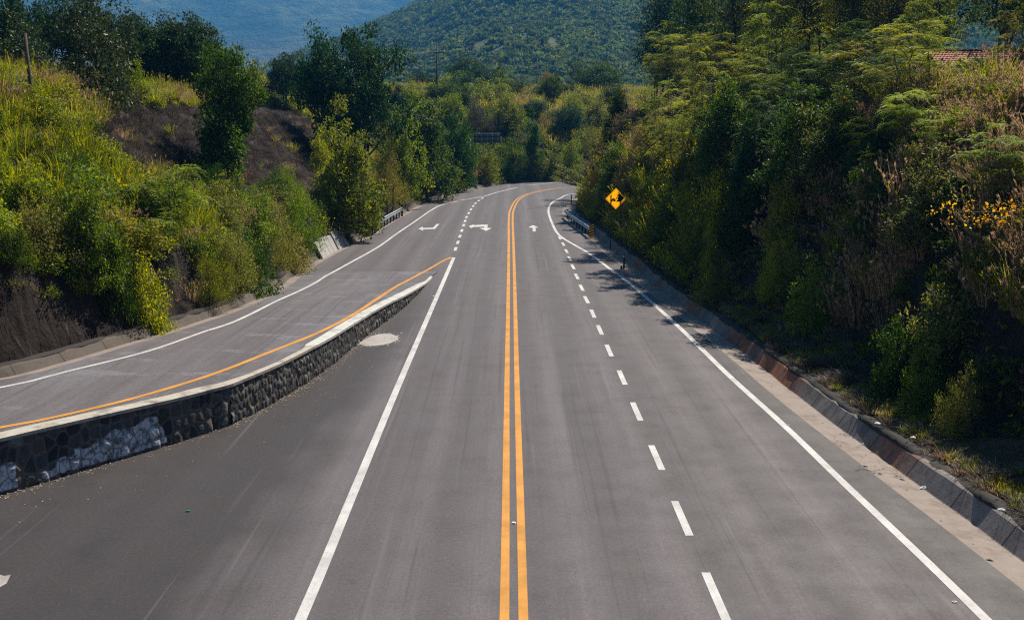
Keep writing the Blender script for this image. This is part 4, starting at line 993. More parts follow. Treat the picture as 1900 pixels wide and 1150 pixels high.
# flowers on the small shrub under the dark tree
# ------------------------------------------------------------------ ground cover (uncountable)
def blade_tuft(seed, n, h, spread, w, lean=.5, plume=0, stiff=1.6):
    """curved grass blades, 3 quads each"""
    R = np.random.default_rng(seed); a = R.random(n)*6.283; r = spread*.35*R.random(n)**.5
    b = np.stack([np.cos(a)*r, np.sin(a)*r, np.full(n, -.05)], 1); d = unit(np.stack([np.cos(a), np.sin(a), np.zeros(n)], 1)+R.normal(size=(n, 3))*.4*np.array([1, 1, 0]))
    L = h*(.55+.6*R.random(n)); ln = lean*(.3+R.random(n)); sd = np.stack([-d[:, 1], d[:, 0], np.zeros(n)], 1)
    rows = []
    for k, t in enumerate((0, .35, .7, 1.0)):
        c = b+d*(ln*L*t**stiff)[:, None]+np.array([0, 0, 1])*(L*t*(1-.35*ln*t))[:, None]; ww = w*(1, .9, .6, .08)[k]
        rows += [c-sd*ww/2, c+sd*ww/2]
    V = np.stack(rows, 1).reshape(-1, 3); F = []
    o = np.arange(n)*8
    for k in range(3): F.append(np.stack([o+2*k, o+2*k+1, o+2*k+3, o+2*k+2], 1))
    lv = R.random(n); A = np.repeat(lv, 8)
    cl = Cloud(); cl.add(V, np.vstack(F), A)
    if plume:
        tip = V.reshape(n, 8, 3)[:, 6]; sel = R.random(n) < plume; P = tip[sel]; m = len(P)
        for _ in range(5):
            ax = unit(d[sel]*.4+np.array([0, 0, 1.])+R.normal(size=(m, 3))*.35)
            cl.add(*[q if i < 2 else q*0+.6+.3*R.random() for i, q in enumerate(leaves(R, P-ax*.06, ax, sph(R, m), np.full(m, .22*h*.6+.05), np.full(m, .03)))])
    return cl
def weed(seed, n, r, h, size, aspect=.55):
    R = np.random.default_rng(seed); cl = Cloud()
    for k in range(n):
        a = R.random()*6.28; q = r*R.random()**.5; cl.add(*clump(R, np.array([math.cos(a)*q, math.sin(a)*q, h*(.15+.75*R.random())*(1-.5*q/r)]), .26*r+.1, 26, size, .9, .5, aspect))
    return cl
PR = {}
def pr(name, cl, mat):
    o = bpy.data.objects.new(name, cl.mesh(name, M[mat])); PR[name] = o; return o
for i in range(3):
    pr("long_green_%d" % i, blade_tuft(100+i, 70, 1.15, 1.0, .035, .55, .12), 'G_green')
    pr("long_yellow_%d" % i, blade_tuft(110+i, 70, 1.1, 1.0, .035, .6, .2), 'G_yellow')
    pr("long_dry_%d" % i, blade_tuft(120+i, 80, 1.0, 1.1, .022, .7, .5), 'G_dry')
    pr("short_green_%d" % i, blade_tuft(130+i, 60, .28, .7, .022, .7), 'G_green')
    pr("short_dry_%d" % i, blade_tuft(140+i, 60, .22, .8, .018, .9), 'G_dry')
    pr("weed_green_%d" % i, weed(150+i, 14, .55, .75, .085), 'L_green')
    pr("weed_bright_%d" % i, weed(160+i, 14, .55, .75, .085), 'L_bright')
    pr("weed_dark_%d" % i, weed(170+i, 16, .6, .8, .09), 'L_dark')
    pr("thatch_%d" % i, blade_tuft(190+i, 60, .5, 1.2, .016, 1.3), 'L_brown')
    pr("weed_olive_%d" % i, weed(180+i, 18, .55, .8, .065, .35), 'L_olive')
def scatter(name, pts, sc, kinds, label, cat, seed=1, squash=.25):
    """one object: a point cloud whose geometry nodes put a plant on every point"""
    R = np.random.default_rng(seed); n = len(pts); me = bpy.data.meshes.new(name)
    me.vertices.add(n); me.vertices.foreach_set("co", np.asarray(pts, np.float32).ravel())
    a = me.attributes.new("sc", 'FLOAT_VECTOR', 'POINT'); s = np.asarray(sc); z = s*(1+squash*R.normal(size=n)).clip(.5, 1.7)
    a.data.foreach_set("vector", np.stack([s, s, z], 1).astype(np.float32).ravel())
    a = me.attributes.new("rot", 'FLOAT_VECTOR', 'POINT'); a.data.foreach_set("vector", np.stack([R.normal(size=n)*.12, R.normal(size=n)*.12, R.random(n)*6.283], 1).astype(np.float32).ravel())
    a = me.attributes.new("kind_index", 'INT', 'POINT'); a.data.foreach_set("value", R.integers(0, len(kinds), n).astype(np.int32))
    o = link(name, me, label=label, cat=cat, kind='stuff')
    g = bpy.data.node_groups.new(name, 'GeometryNodeTree'); g.interface.new_socket("Geometry", in_out='INPUT', socket_type='NodeSocketGeometry'); g.interface.new_socket("Geometry", in_out='OUTPUT', socket_type='NodeSocketGeometry')
    N = g.nodes.new; i_ = N("NodeGroupInput"); o_ = N("NodeGroupOutput"); j = N("GeometryNodeJoinGeometry")
    def at(nm, ty):
        x = N("GeometryNodeInputNamedAttribute"); x.data_type = ty; x.inputs[0].default_value = nm; return x.outputs[0]
    sc_, ro_, ki = at("sc", 'FLOAT_VECTOR'), at("rot", 'FLOAT_VECTOR'), at("kind_index", 'INT')
    e2r = N("FunctionNodeEulerToRotation"); g.links.new(ro_, e2r.inputs[0])
    for k, nm in enumerate(kinds):
        cp = N("FunctionNodeCompare"); cp.data_type = 'INT'; cp.operation = 'EQUAL'; g.links.new(ki, cp.inputs[2]); cp.inputs[3].default_value = k
        oi = N("GeometryNodeObjectInfo"); oi.inputs[0].default_value = PR[nm]; oi.inputs["As Instance"].default_value = True
        ip = N("GeometryNodeInstanceOnPoints"); g.links.new(i_.outputs[0], ip.inputs["Points"]); g.links.new(cp.outputs[0], ip.inputs["Selection"])
        g.links.new(oi.outputs["Geometry"], ip.inputs["Instance"]); g.links.new(e2r.outputs[0], ip.inputs["Rotation"]); g.links.new(sc_, ip.inputs["Scale"])
        g.links.new(ip.outputs[0], j.inputs[0])
    g.links.new(j.outputs[0], o_.inputs[0]); md = o.modifiers.new("scatter", 'NODES'); md.node_group = g; return o
RS = np.random.default_rng(2024)
def cand(n, x0, x1, y0, y1, p=1.0):
    """random ground points, denser near the camera"""
    u = RS.random(n); Y = y0+(y1-y0)*u**p; X = x0+(x1-x0)*RS.random(n)
    dl, dr = sdist(X, Y, Lkerb, False), sdist(X, Y, Rkerb, True); Z = terr(X, Y)
    yp = (CAM_H-Z)*cP+0; dep = Y*cP+(CAM_H-Z)*sP
    px = 950+X/dep*FPX; py = 575-FPX*(((Z-CAM_H)*cP+Y*sP)/dep)
    return X, Y, Z, dl, dr, px, py
def take(c, m): return np.stack([c[0][m], c[1][m], c[2][m]], 1)
def inframe(c, mx=130): return (c[5] > -mx) & (c[5] < 1900+mx) & (c[6] < 1250) & (c[6] > -80)
def bare(px, py):
    """where the cut face shows bare: the brown slope and the rock low on the near left"""
    w = (vnoise(px*.03, py*.03, 5)-.5)*40
    a = (px+w > 175) & (px+w < 595) & (py > 200) & (py < 262+.50*(px-150)+w) & (py < 385+w)
    b = (px < 190+w) & (py > 440+w) & (py < 640)
    return a, b
# left bank
c = cand(60000, -75, -9, 22, 125, 1.5); X, Y, Z, dl, dr, px, py = c; f = inframe(c) & (dl > .3)
A, B = bare(px, py); v = fbm(X*.22, Y*.22, 50, 3); v2 = fbm(X*.3, Y*.3, 70, 3); rnd = RS.random(len(X))
up = (dl > 7.5)
keep = f & ~A & (~B | (RS.random(len(X)) < .5))
near_l = keep & (px < 330)
pat = fbm(X*.16, Y*.16, 88, 3)
m0 = keep & (((v > .47) & (dl < 9)) | (near_l & (v > .40))) & (rnd < .55) & (dl > 1.2)
m = m0 & (pat < .50)
scatter("green_grass", take(c, m), .5+.65*RS.random(m.sum()), ["long_green_0", "long_green_1", "long_green_2", "weed_olive_1"], "long yellow-green grass covering the left bank", "grass", 1)
m = m0 & (pat >= .50)
scatter("yellow_grass", take(c, m), .5+.6*RS.random(m.sum()), ["long_yellow_0", "long_green_1", "long_dry_1", "long_yellow_2", "weed_green_1"], "ripening yellow and tan grass in patches on the left bank", "grass", 21)
m = f & A & (RS.random(len(X)) < .5)
scatter("thatch", take(c, m), .7+.6*RS.random(m.sum()), ["thatch_0", "thatch_1", "thatch_2"], "withered grey-brown thatch lying on the bare brown slope", "grass", 22)
m = keep & (dl > 8.5) & (dl < 60) & (rnd < .45)
scatter("dry_grass", take(c, m), .5+.5*RS.random(m.sum()), ["long_dry_0", "long_dry_1", "long_dry_2", "long_yellow_1", "long_green_2", "long_green_1"], "dry pinkish and yellow grass on top of the left bank", "grass", 2)
m = keep & (dl > .7) & (dl < 9.5) & (rnd > .50) & (rnd < .90) & (v2 > .38)
scatter("left_undergrowth", take(c, m), .55+.7*RS.random(m.sum()), ["weed_green_0", "weed_green_1", "weed_bright_0", "weed_dark_1", "weed_olive_0", "weed_green_2", "weed_olive_1", "weed_dark_2"], "leafy undergrowth tangled over the left bank", "undergrowth", 3)
m = f & (dl < 2.6) & (rnd > .90) & ~B
scatter("verge_grass", take(c, m), .6+.7*RS.random(m.sum()), ["short_green_0", "short_green_1", "short_dry_0", "weed_green_0", "long_dry_1"], "short grass and weeds along the left kerb", "grass", 4)
m = f & A & (rnd < .035) & (py > 240)
scatter("slope_tufts", take(c, m), .35+.35*RS.random(m.sum()), ["long_dry_0", "long_dry_1", "long_yellow_2"], "scattered dry tufts on the bare brown slope", "grass", 5, .1)
# far bank round the bend
c = cand(42000, -60, 60, 118, 260, 1.2); X, Y, Z, dl, dr, px, py = c; f = inframe(c, 40) & (dl > .3); rnd = RS.random(len(X)); v = fbm(X*.15, Y*.15, 51, 3)
m = f & (((rnd < .22) & (v > .53)) | ((dl > 24) & (rnd < .3)))
scatter("bend_grass", take(c, m), 1.0+.8*RS.random(m.sum()), ["long_green_0", "long_yellow_0", "long_yellow_1", "long_dry_2"], "yellow-green grass on the bank round the bend", "grass", 6)
m = f & (rnd > .22) & (rnd < .66) & (v < .62)
scatter("bend_undergrowth", take(c, m), 1.1+1.2*RS.random(m.sum()), ["weed_green_0", "weed_dark_0", "weed_dark_1", "weed_olive_2", "weed_green_2"], "dense scrub on the bank round the bend", "undergrowth", 7)
# right bank
c = cand(60000, 3, 62, 14, 125, 1.4); X, Y, Z, dl, dr, px, py = c; f = inframe(c, 200) & (dr > .3); rnd = RS.random(len(X)); v = fbm(X*.25, Y*.25, 52, 3)
strip = (dr < 3.4)
m = f & strip & (Y < 60) & (rnd < .97) & (v > .42)
scatter("right_verge_grass", take(c, m), .45+.5*RS.random(m.sum()), ["short_green_0", "short_green_1", "short_dry_0", "short_dry_1", "short_green_2"], "thin short grass on the earth strip behind the right kerb", "grass", 8)
m = f & strip & (Y >= 50) & (rnd < .7)
scatter("right_verge_grass", take(c, m), .8+.7*RS.random(m.sum()), ["short_green_0", "short_green_1", "weed_bright_0", "long_green_1"], "greener grass behind the right guardrail", "grass", 9)
m = f & (dr > 2.6) & (dr < 9.5) & (rnd < np.where(Y < 48, .52, .34)) & (v > np.where(Y < 48, .42, .48)) & (py < 640)
scatter("right_dry_grass", take(c, m), .6+.6*RS.random(m.sum()), ["long_dry_0", "long_dry_1", "long_dry_2", "long_dry_1", "long_green_2"], "brown dry grass hanging on the right bank", "grass", 10)
m = f & (dr > 2.4) & (rnd > .34) & (rnd < .62) & (v < .60) & ((py < 600) | (rnd < .38))
scatter("right_undergrowth", take(c, m), .6+.8*RS.random(m.sum()), ["weed_dark_0", "weed_dark_1", "weed_dark_2", "weed_green_0", "weed_olive_1"], "shaded leafy undergrowth on the right bank", "undergrowth", 11)

m = f & (dr < .75) & (Y < 80)
scatter("right_verge_grass", take(c, m)-np.array([.12, 0, .02]), .45+.5*RS.random(m.sum()), ["short_dry_0", "short_dry_1", "short_green_1", "short_dry_2"], "dry stubble creeping over the top of the right kerb", "grass", 14)
c2_ = cand(26000, 5, 18, 14, 62, 1.3); m = inframe(c2_, 60) & (c2_[4] > .1) & (c2_[4] < 3.3) & (fbm(c2_[0]*.9, c2_[1]*.9, 97, 2) > .47)
scatter("verge_litter", take(c2_, m), .35+.4*RS.random(m.sum()), ["short_dry_0", "short_dry_1", "thatch_0", "thatch_1", "short_green_0"], "trampled dry grass and stalks strewn over the right earth strip", "grass", 15, .4)

# wood on the green hill
def hillclump(seed):
    R = np.random.default_rng(seed); cl = Cloud()
    for k in range(5):
        a = R.random()*6.28; cl.add(*clump(R, np.array([math.cos(a)*.5, math.sin(a)*.5, .35+.4*R.random()])*(.4+.6*R.random()), .62, 34, .42, .8, .7, .8))
    return cl
M['L_hill'] = leaf("hill_tree_leaf", (.045, .066, .016), (.150, .175, .034), trans=.25, hue=.02, val=.4, rough=.9, spec=.05)
M['L_hill2'] = leaf("hill_pale_leaf", (.07, .10, .030), (.15, .175, .05), trans=.25, hue=.02, val=.35, rough=.9, spec=.05)
for i in range(4): pr("hill_crown_%d" % i, hillclump(300+i), 'L_hill' if i < 3 else 'L_hill2')
n = 170000; hX = -480+1500*RS.random(n); hY = 430+1350*RS.random(n)**1.1
d = fbm(hX*.012, hY*.008, 61, 4); lowm = sm(hY, 430, 900); ok = RS.random(n) < np.clip((d-.30)*4+lowm*.7, .25, 1)
hX, hY = hX[ok], hY[ok]; hZ = hill_z(hX, hY)
scatter("hillside_wood", np.stack([hX, hY, hZ-.4], 1), 1.7+2.0*RS.random(len(hX)), ["hill_crown_0", "hill_crown_1", "hill_crown_2", "hill_crown_3"], "scrubby wood covering the green hill", "wood", 12)

# ------------------------------------------------------------------ litter along the wall foot
R = random.Random(9); mb = MB()
for i in range(3200):
    k = R.random(); s = .995*k**.75; q = W1[-1-int(s*(len(W1)*.42))] if R.random() < .75 else W2[int(R.random()*len(W2)*.5)]
    d = abs(R.gauss(0, .10))+.06 if R.random() < .93 else R.uniform(.1, 2.6)
    x, y = q[0]+d*.62+R.gauss(0, .15), q[1]-d*.75+R.gauss(0, .15); r = R.uniform(.010, .034); a = R.random()*3.14
    if x < wallX(y)+.05: continue
    z = .008+R.random()*.012
    mb.poly([(x+r*math.cos(a), y+r*math.sin(a), z), (x-r*.5*math.sin(a), y+r*.5*math.cos(a), z+.008), (x-r*math.cos(a), y-r*math.sin(a), z), (x+r*.5*math.sin(a), y-r*.5*math.cos(a), z+.004)])
M['fallen'] = plain("fallen_leaf", (.48, .36, .22), .8, 0, .6, 20)
mb.build("fallen_leaves", M['fallen'], label="pale fallen leaves and grit gathered along the foot of the stone wall", cat="litter", kind='stuff')
mb = MB()
for i in range(900):
    k = R.random()**.7; q = REd[int((1-k)*len(REd)*.999)] if False else REd[int(R.random()**1.6*len(REd)*.8)]
    d = R.choice([R.gauss(.72, .09), R.uniform(.1, .8)]); x, y = q[0]+d, q[1]+R.gauss(0, .1); r = R.uniform(.012, .04); a = R.random()*3.14
    z = -.03-.09*min(1, d/.78)+.02
    mb.poly([(x+r*math.cos(a), y+r*math.sin(a), z), (x-r*.6*math.sin(a), y+r*.6*math.cos(a), z+.012), (x-r*math.cos(a), y-r*math.sin(a), z+.004), (x+r*.6*math.sin(a), y-r*.6*math.cos(a), z)])
mb.build("gutter_debris", plain("gutter_debris", (.22, .14, .08), .9, 0, .6, 20), label="dead leaves and crumbs lying in the right gutter", cat="litter", kind='stuff')
def scrap(name, px, py, z, r, mat, label, cat="litter", seed=1, lx=1.5):
    R = random.Random(seed); x, y = gp(px, py, lambda Y: z); mb = MB(); n = 7
    ring = [(r*lx*math.cos(t*6.283/n)*R.uniform(.6, 1), r*math.sin(t*6.283/n)*R.uniform(.6, 1), R.uniform(0, r*.5)) for t in range(n)]
    top = (0, 0, r*.8)
    for i in range(n): mb.poly([ring[i], ring[(i+1) % n], top])
    mb.poly([(a, b, -.004) for a, b, _ in ring][::-1])
    zz = max(z, T(x, y)) if z > .2 else z
    mb.build(name, M[mat], None, label=label, cat=cat, loc=(x, y, zz+.004))
def bottle(px, py, z, mat, label, L=.26, r=.04, rz=.4):
    x, y = gp(px, py, lambda Y: z); zz = T(x, y) if z > .2 else z
    mb = MB(); mb.tube([(0, 0, 0), (.01, 0, 0), (L*.62, 0, 0), (L*.8, 0, 0), (L*.86, 0, 0), (L, 0, 0)], [r*.7, r, r, r*.5, r*.33, r*.33], 10)
    o = mb.build("bottle", M[mat], None, True, label=label, cat="bottle", loc=(x, y, zz+r)); o.rotation_euler = (0, 0, rz); return o
bottle(1637, 795, .9, 'litterg', "green plastic bottle lying on the earth strip behind the right kerb", .30, .05)
bottle(1334, 616, -.08, 'litterg', "green plastic bottle lying in the right gutter beside the rusty kerb", .3, .05, 1.2)
bottle(345, 949, .0, 'litterg', "tiny teal bottle lying alone on the dark asphalt below the stone wall", .11, .018, .1)
scrap("crumpled_can", 1478, 729, -.1, .06, 'litterr', "crumpled red packet in the right gutter under the rust stains", seed=3)
scrap("paper_scrap", 1628, 786, .9, .07, 'litterw', "white paper scrap just above the green bottle behind the kerb", seed=4)
scrap("paper_scrap", 1714, 907, -.1, .09, 'litterw', "pinkish white crumpled packet in the near right gutter", seed=5)
scrap("paper_scrap", 1858, 946, .8, .06, 'litterw', "white scrap on the earth strip near the right photo edge", seed=6)
scrap("paper_scrap", 1694, 812, .8, .06, 'litterw', "white scrap on the strip right of the green bottle", seed=7)
scrap("paper_scrap", 1462, 789, 0, .05, 'litterw', "small white scrap lying on the right edge line", seed=8)
scrap("paper_scrap", 1602, 824, -.09, .05, 'litterw', "tiny white scrap in the gutter below the bottle", seed=9)
scrap("paper_scrap", 1771, 1117, 0, .04, 'litterw', "small white scrap beside the edge line at the photo's bottom right", seed=10)
scrap("paper_scrap", 1095, 469, 0, .09, 'litterw', "white scrap on the right edge line in the distance", seed=11)
scrap("paper_scrap", 804, 550, 0, .06, 'litterw', "tiny white scrap left of the white line near the wall's tip", seed=12)
# reflective stud between the yellow lines
x, y = gp(953, 970); mb = MB(); mb.box((0, 0, .010), (.05, .045, .010), taper=.7); st_ = mb.build("road_stud", M['litterw'], None, label="small reflective stud between the two yellow centre lines", cat="road stud", loc=(x, y, .002))
mb = MB(); mb.box((0, -.044, .011), (.035, .004, .006), rx=-.3); mb.build("reflector", M['litterr'], st_)

# ------------------------------------------------------------------ roadside furniture
def zroad(Y): return float(z_r(Y))
# warning sign: rocks falling beside a car
sx_, sy_ = x_at(1142.6, 68.5, 3.1), 68.5; sz0 = T(x_at(1142.6, 68.5), sy_); szc = z_at(368.7, sy_)
sg = empty("warning_sign", (sx_, sy_, sz0), math.radians(4), label="yellow diamond warning sign with a black falling-rocks pictogram on two thin posts", cat="road sign")
hgt = szc-sz0; h_ = .70
for q, zb in ((-.30, .30), (.34, .25)):
    mb = MB(); mb.tube([(q, .03, -.4), (q, .03, hgt+h_-abs(q)-.12)], .035, 8); mb.build("post", M['darksteel'], sg)
mb = MB(); mb.poly([(0, -.010, hgt-h_), (h_, -.010, hgt), (0, -.010, hgt+h_), (-h_, -.010, hgt)]); pnl = mb.build("sign_panel", M['sheet'], sg)
mb = MB()
def bar(a, b, wdt, yy):
    a, b = Vector((a[0], yy, a[1])), Vector((b[0], yy, b[1])); n = (b-a).cross(Vector((0, 1, 0))).normalized()*wdt/2
    mb.prism([a-n, b-n, b+n, a+n], (0, -.003, 0))
k = .645
for a, b in (((0, -k), (k, 0)), ((k, 0), (0, k)), ((0, k), (-k, 0)), ((-k, 0), (0, -k))): bar((a[0], hgt+a[1]), (b[0], hgt+b[1]), .018, -.0125)
mb.build("border", M['black'], pnl)
mb = MB(); yy = -.0125; P = lambda L: [(a, yy, hgt+b) for a, b in L]
mb.prism(P([(.02, -.21), (.34, -.21), (.55, .01), (.30, .27), (.17, .40), (.17, .30), (.13, .28), (.17, .10), (.10, .02), (.14, -.08), (.06, -.12)]), (0, -.003, 0))
for cx_, cz_, r_ in ((.08, .16, .035), (.03, .05, .03), (-.0, -.04, .035), (.06, .28, .028)):
    mb.prism(P([(cx_+r_*math.cos(t), cz_+r_*math.sin(t)) for t in (0, 1, 2, 3.2, 4.1, 5.2)]), (0, -.003, 0))
mb.build("rock_face_symbol", M['black'], pnl)
mb = MB(); mb.prism(P([(-.36, -.16), (-.34, -.08), (-.29, -.07), (-.24, .02), (-.10, .02), (-.05, -.07), (-.02, -.08), (-.01, -.16)]), (0, -.003, 0))
for cx_ in (-.29, -.08): mb.prism(P([(cx_+.045*math.cos(t*.785), -.165+.045*math.sin(t*.785)) for t in range(8)]), (0, -.0035, 0))
mb.build("car_symbol", M['black'], pnl)
mb = MB(); mb.prism([(a, -.0160, hgt+b) for a, b in ((-.25, -.065), (-.22, -.01), (-.12, -.01), (-.09, -.065))], (0, -.0015, 0)); mb.build("windscreen_symbol", M['signyellow'], pnl)
# sign bracket
# guardrails
def guardrail(P, zf, label, posts, height=.72, marker=None, flip=1, extra=0):
    root = empty("guardrail", (float(P[0][0]), float(P[0][1]), 0), label=label, cat="guardrail"); o = np.array(root.location)[:2]
    Q = catmull(P, .4); n = normals2(Q)*flip; prof = [(-.00, -.155), (.075, -.12), (.08, -.06), (.0, 0), (.08, .06), (.075, .12), (.0, .155)]
    V = []
    for d, z in prof: V.append(np.c_[Q+n*d-o, np.array([zf(y) for y in Q[:, 1]])+height-.15+z])
    for d, z in prof[::-1]: V.append(np.c_[Q+n*(d-.006)-o, np.array([zf(y) for y in Q[:, 1]])+height-.15+z])
    V = np.stack(V, 1).reshape(-1, 3); link("rail", mesh_np("rail", V, grid_faces(len(Q), 14, flip > 0), M['steel'], False), root)
    for i, t in enumerate(np.linspace(.03, .97, posts)):
        k = int(t*(len(Q)-1)); a = math.atan2(*(Q[min(k+1, len(Q)-1)]-Q[k-1 if k else 0])[::-1]); p = Q[k]-n[k]*.11-o; z = zf(Q[k][1])
        mb = MB(); mb.box((p[0], p[1], z+height/2-.15), (.055, .05, height/2+.15), a); po = mb.build("post", M['darksteel'], root)
        mb = MB(); q2 = Q[k]-n[k]*.03-o; mb.box((q2[0], q2[1], z+height-.15), (.05, .035, .12), a); mb.build("spacer", M['darksteel'], root)
    # rounded terminal ends
    for e, s in ((0, -1), (-1, 1)):
        t = Q[1]-Q[0] if e == 0 else Q[-1]-Q[-2]; t = t/np.linalg.norm(t)*s; c = Q[e]+n[e]*.0-o; z = zf(Q[e][1])+height-.15; mb = MB()
        arc = [(c+t*.22*math.sin(a_)+n[e]*(.08-.22*(1-math.cos(a_)))) for a_ in (0, .6, 1.2, 1.8, 2.4)]
        mb2 = [(float(q[0]), float(q[1])) for q in arc]; nv = []
        for q in mb2: nv += [(q[0], q[1], z-.155), (q[0], q[1], z+.155)]
        link("end_cap", mesh_np("end_cap", nv, grid_faces(5, 2), M['steel'], True), root)
    return root, Q, n
gl = offset(Ledge, -.15); sel = (gl[:, 1] > 76.5) & (gl[:, 1] < 93.5) & (gl[:, 0] < 0); P = gl[sel][::6]
r_, Q, n = guardrail(P, zroad, "short blue-grey steel guardrail on the left verge of the ramp", 10, .8, None, 1)
mb = MB(); q = Q[-1]-np.array(r_.location)[:2]; mb.box((q[0], q[1], .55), (.09, .03, .55)); mb.build("marker_post", M['black'], r_)
mb = MB(); mb.box((q[0], q[1], 1.13), (.10, .035, .05)); mb.build("marker_cap", M['litterw'], r_)
gr = offset(Redge, .12); sel = (gr[:, 1] > 74.5) & (gr[:, 1] < 92) & (gr[:, 0] < 12); P = gr[sel][::6]
r_, Q, n = guardrail(P, zroad, "steel guardrail on the inside of the bend with a striped end marker", 10, .75, None, -1)
q = Q[0]-np.array(r_.location)[:2]; mb = MB(); mb.box((q[0]+.05, q[1]-.22, .52), (.17, .015, .5)); mk = mb.build("end_marker", M['signyellow'], r_)
mb = MB()
for k in range(5):
    z = .12+k*.2; x0_, yv = q[0]+.05, q[1]-.236
    mb.prism([(x0_-.168, yv, z), (x0_+.168, yv, z+.13), (x0_+.168, yv, z+.22), (x0_-.168, yv, z+.09)], (0, -.003, 0))
mb.build("stripes", M['black'], mk)
# delineator posts
def delineator(px, py, h, label, zb=0.0, mat='darksteel'):
    x, y = gp(px, py, lambda Y: zb); r = empty("delineator_post", (x, y, zb), label=label, cat="marker post", group="dark marker posts on the right verge")
    mb = MB(); mb.tube([(0, 0, -.1), (0, 0, h-.04), (0, 0, h)], [.055, .055, .03], 10); mb.build("post", M[mat], r, True)
    mb = MB(); mb.tube([(0, 0, h-.22), (0, 0, h-.12)], .058, 10); mb.build("reflective_band", M['litterw'], r)
delineator(1157.5, 499, .92, "taller dark marker post standing in the right gutter near the rusty kerb", -.02)
delineator(1060, 378, .95, "dark marker post at the far end of the right guardrail", .0)
x, y = gp(1153, 499); r = empty("broken_post", (x, y, -.02), label="broken-off stump of a marker post beside the taller one", cat="marker post"); mb = MB(); mb.tube([(0, 0, -.1), (0, 0, .14), (.02, 0, .2)], [.06, .06, .05], 8); mb.build("post", M['darksteel'], r)
# leaning concrete slabs of the old gutter, left
def slab_row(p0, p1, n, h, lean, label, mat, seed):
    r = random.Random(seed); A, Bp = np.array(gp(*p0)), np.array(gp(*p1)); d = (Bp-A); L = np.linalg.norm(d); d /= L; nn = np.array([-d[1], d[0]])
    root = empty("gutter_wall", (float(A[0]), float(A[1]), 0), label=label, cat="concrete wall"); st = L/n
    for i in range(n):
        c = d*(i+.5)*st; hh = h*r.uniform(.92, 1.06); w2 = st*.47; b0 = c; t0 = c+nn*lean*hh
        mb = MB(); vs = []
        for s in (-1, 1):
            vs.append([(b0[0]+d[0]*w2*s, b0[1]+d[1]*w2*s, -.12), (t0[0]+d[0]*w2*s*.98, t0[1]+d[1]*w2*s*.98, hh)])
        th = nn*.12; q = [vs[0][0], vs[1][0], vs[1][1], vs[0][1]]; mb.prism(q, (th[0], th[1], .02)); mb.build("concrete_slab", mat, root)
slab_row((600, 478), (628, 462), 4, .95, .55, "row of pale leaning concrete slabs beside the left gutter", M['slab'], 1)
slab_row((630, 461), (648, 452), 3, 1.0, .55, "row of darker bluish concrete slabs continuing the pale row", M['polecon'], 2)

# cantilever sign seen from behind at the bend
Y = 134; px_ = 874; xb = x_at(px_, Y, 3); zb = .2
x, y = gp(872, 346); r = empty("gantry_sign", (x, y, -.1), label="steel pole beside the bend carrying a grey-green sign panel seen from behind", cat="road sign")
zt = z_at(262, y)+.4
mb = MB(); mb.tube([(0, 0, 0), (0, 0, zt)], [.20, .15], 12); mb.build("pole", M['polecon'], r, True)
x1_ = x_at(905, y, 6)-x; x2_ = x_at(929, y, 6)-x; za, zb_ = z_at(266, y), z_at(248.5, y); xl = x_at(879, y, 6)-x
mb = MB(); mb.box(((xl+x2_)/2, .12, (za+zb_)/2+.1), ((x2_-xl)/2, .03, (zb_-za)/2)); pn = mb.build("sign_panel", M['signback'], r)
for k in range(5):
    mb = MB(); xx = xl+(x2_-xl)*(k+.5)/5; mb.box((xx, .075, (za+zb_)/2+.1), (.03, .012, (zb_-za)/2-.02)); mb.build("stiffener", M['steel'], pn)
mb = MB(); mb.box(((xl+x2_)/2, .05, zb_+.16), ((x2_-xl)/2+.05, .05, .05)); mb.build("top_rail", M['steel'], pn)
for zz in (za+.4, zb_-.3):
    mb = MB(); mb.tube([(0, 0, zz), (x2_, -.02, zz)], .055, 8); mb.build("arm", M['darksteel'], r)
# utility poles and wires
def utility(px, Y, ptop, hh, label, arm=1.3, lean=0, mat='wood', arm_z=None):
    x = x_at(px, Y, 12); z = T(x, Y); zt = z_at(ptop, Y)-z; r = empty("utility_pole", (x, Y, z), label=label, cat="utility pole")
    mb = MB(); mb.tube([(0, 0, -.5), (lean*zt, 0, zt)], [.17, .10], 10); mb.build("pole", M[mat], r, True)
    za = zt-hh; mb = MB(); mb.box((lean*za, -.12, za), (arm, .05, .06)); mb.build("crossarm", M['wood'], r)
    for q in (-arm*.92, -arm*.35, arm*.45, arm*.92):
        mb = MB(); mb.tube([(lean*za+q, -.12, za+.06), (lean*za+q, -.12, za+.12), (lean*za+q, -.12, za+.16), (lean*za+q, -.12, za+.26)], [.02, .02, .06, .045], 8); mb.build("insulator", M['litterw'], r, True)
    return [(x+lean*za+q, Y-.12, z+za+.26) for q in (-arm*.92, arm*.45, arm*.92)]
ua = utility(810, 172, 78, 1.7, "tall dark utility pole with a crossarm on the yellow grass above the bend", 1.25, .02)
ub = utility(996, 300, 108, 1.5, "thin distant utility pole seen against the green hill right of the bend", 1.2, 0)
uc = [(-150, 190, 30), (-149, 190, 30.2), (-148, 190, 30)]
def wires(A, B, label, sag=1.6):
    mb = MB()
    for a, b in zip(A, B):
        a, b = np.array(a), np.array(b); mb.tube([tuple(a*(1-t)+b*t-np.array([0, 0, sag*4*t*(1-t)])) for t in np.linspace(0, 1, 17)], .011, 4)
    return mb.build("power_lines", M['darksteel'], None, label=label, cat="power line")
wires(ua, ub, "thin wires running from the tall utility pole to the distant one")
wires(ua, [(-64, 128, z_at(84, 128)), (-64, 129, z_at(86, 129)), (-63, 130, z_at(90, 130))], "thin wires running left from the tall utility pole behind the acacias")
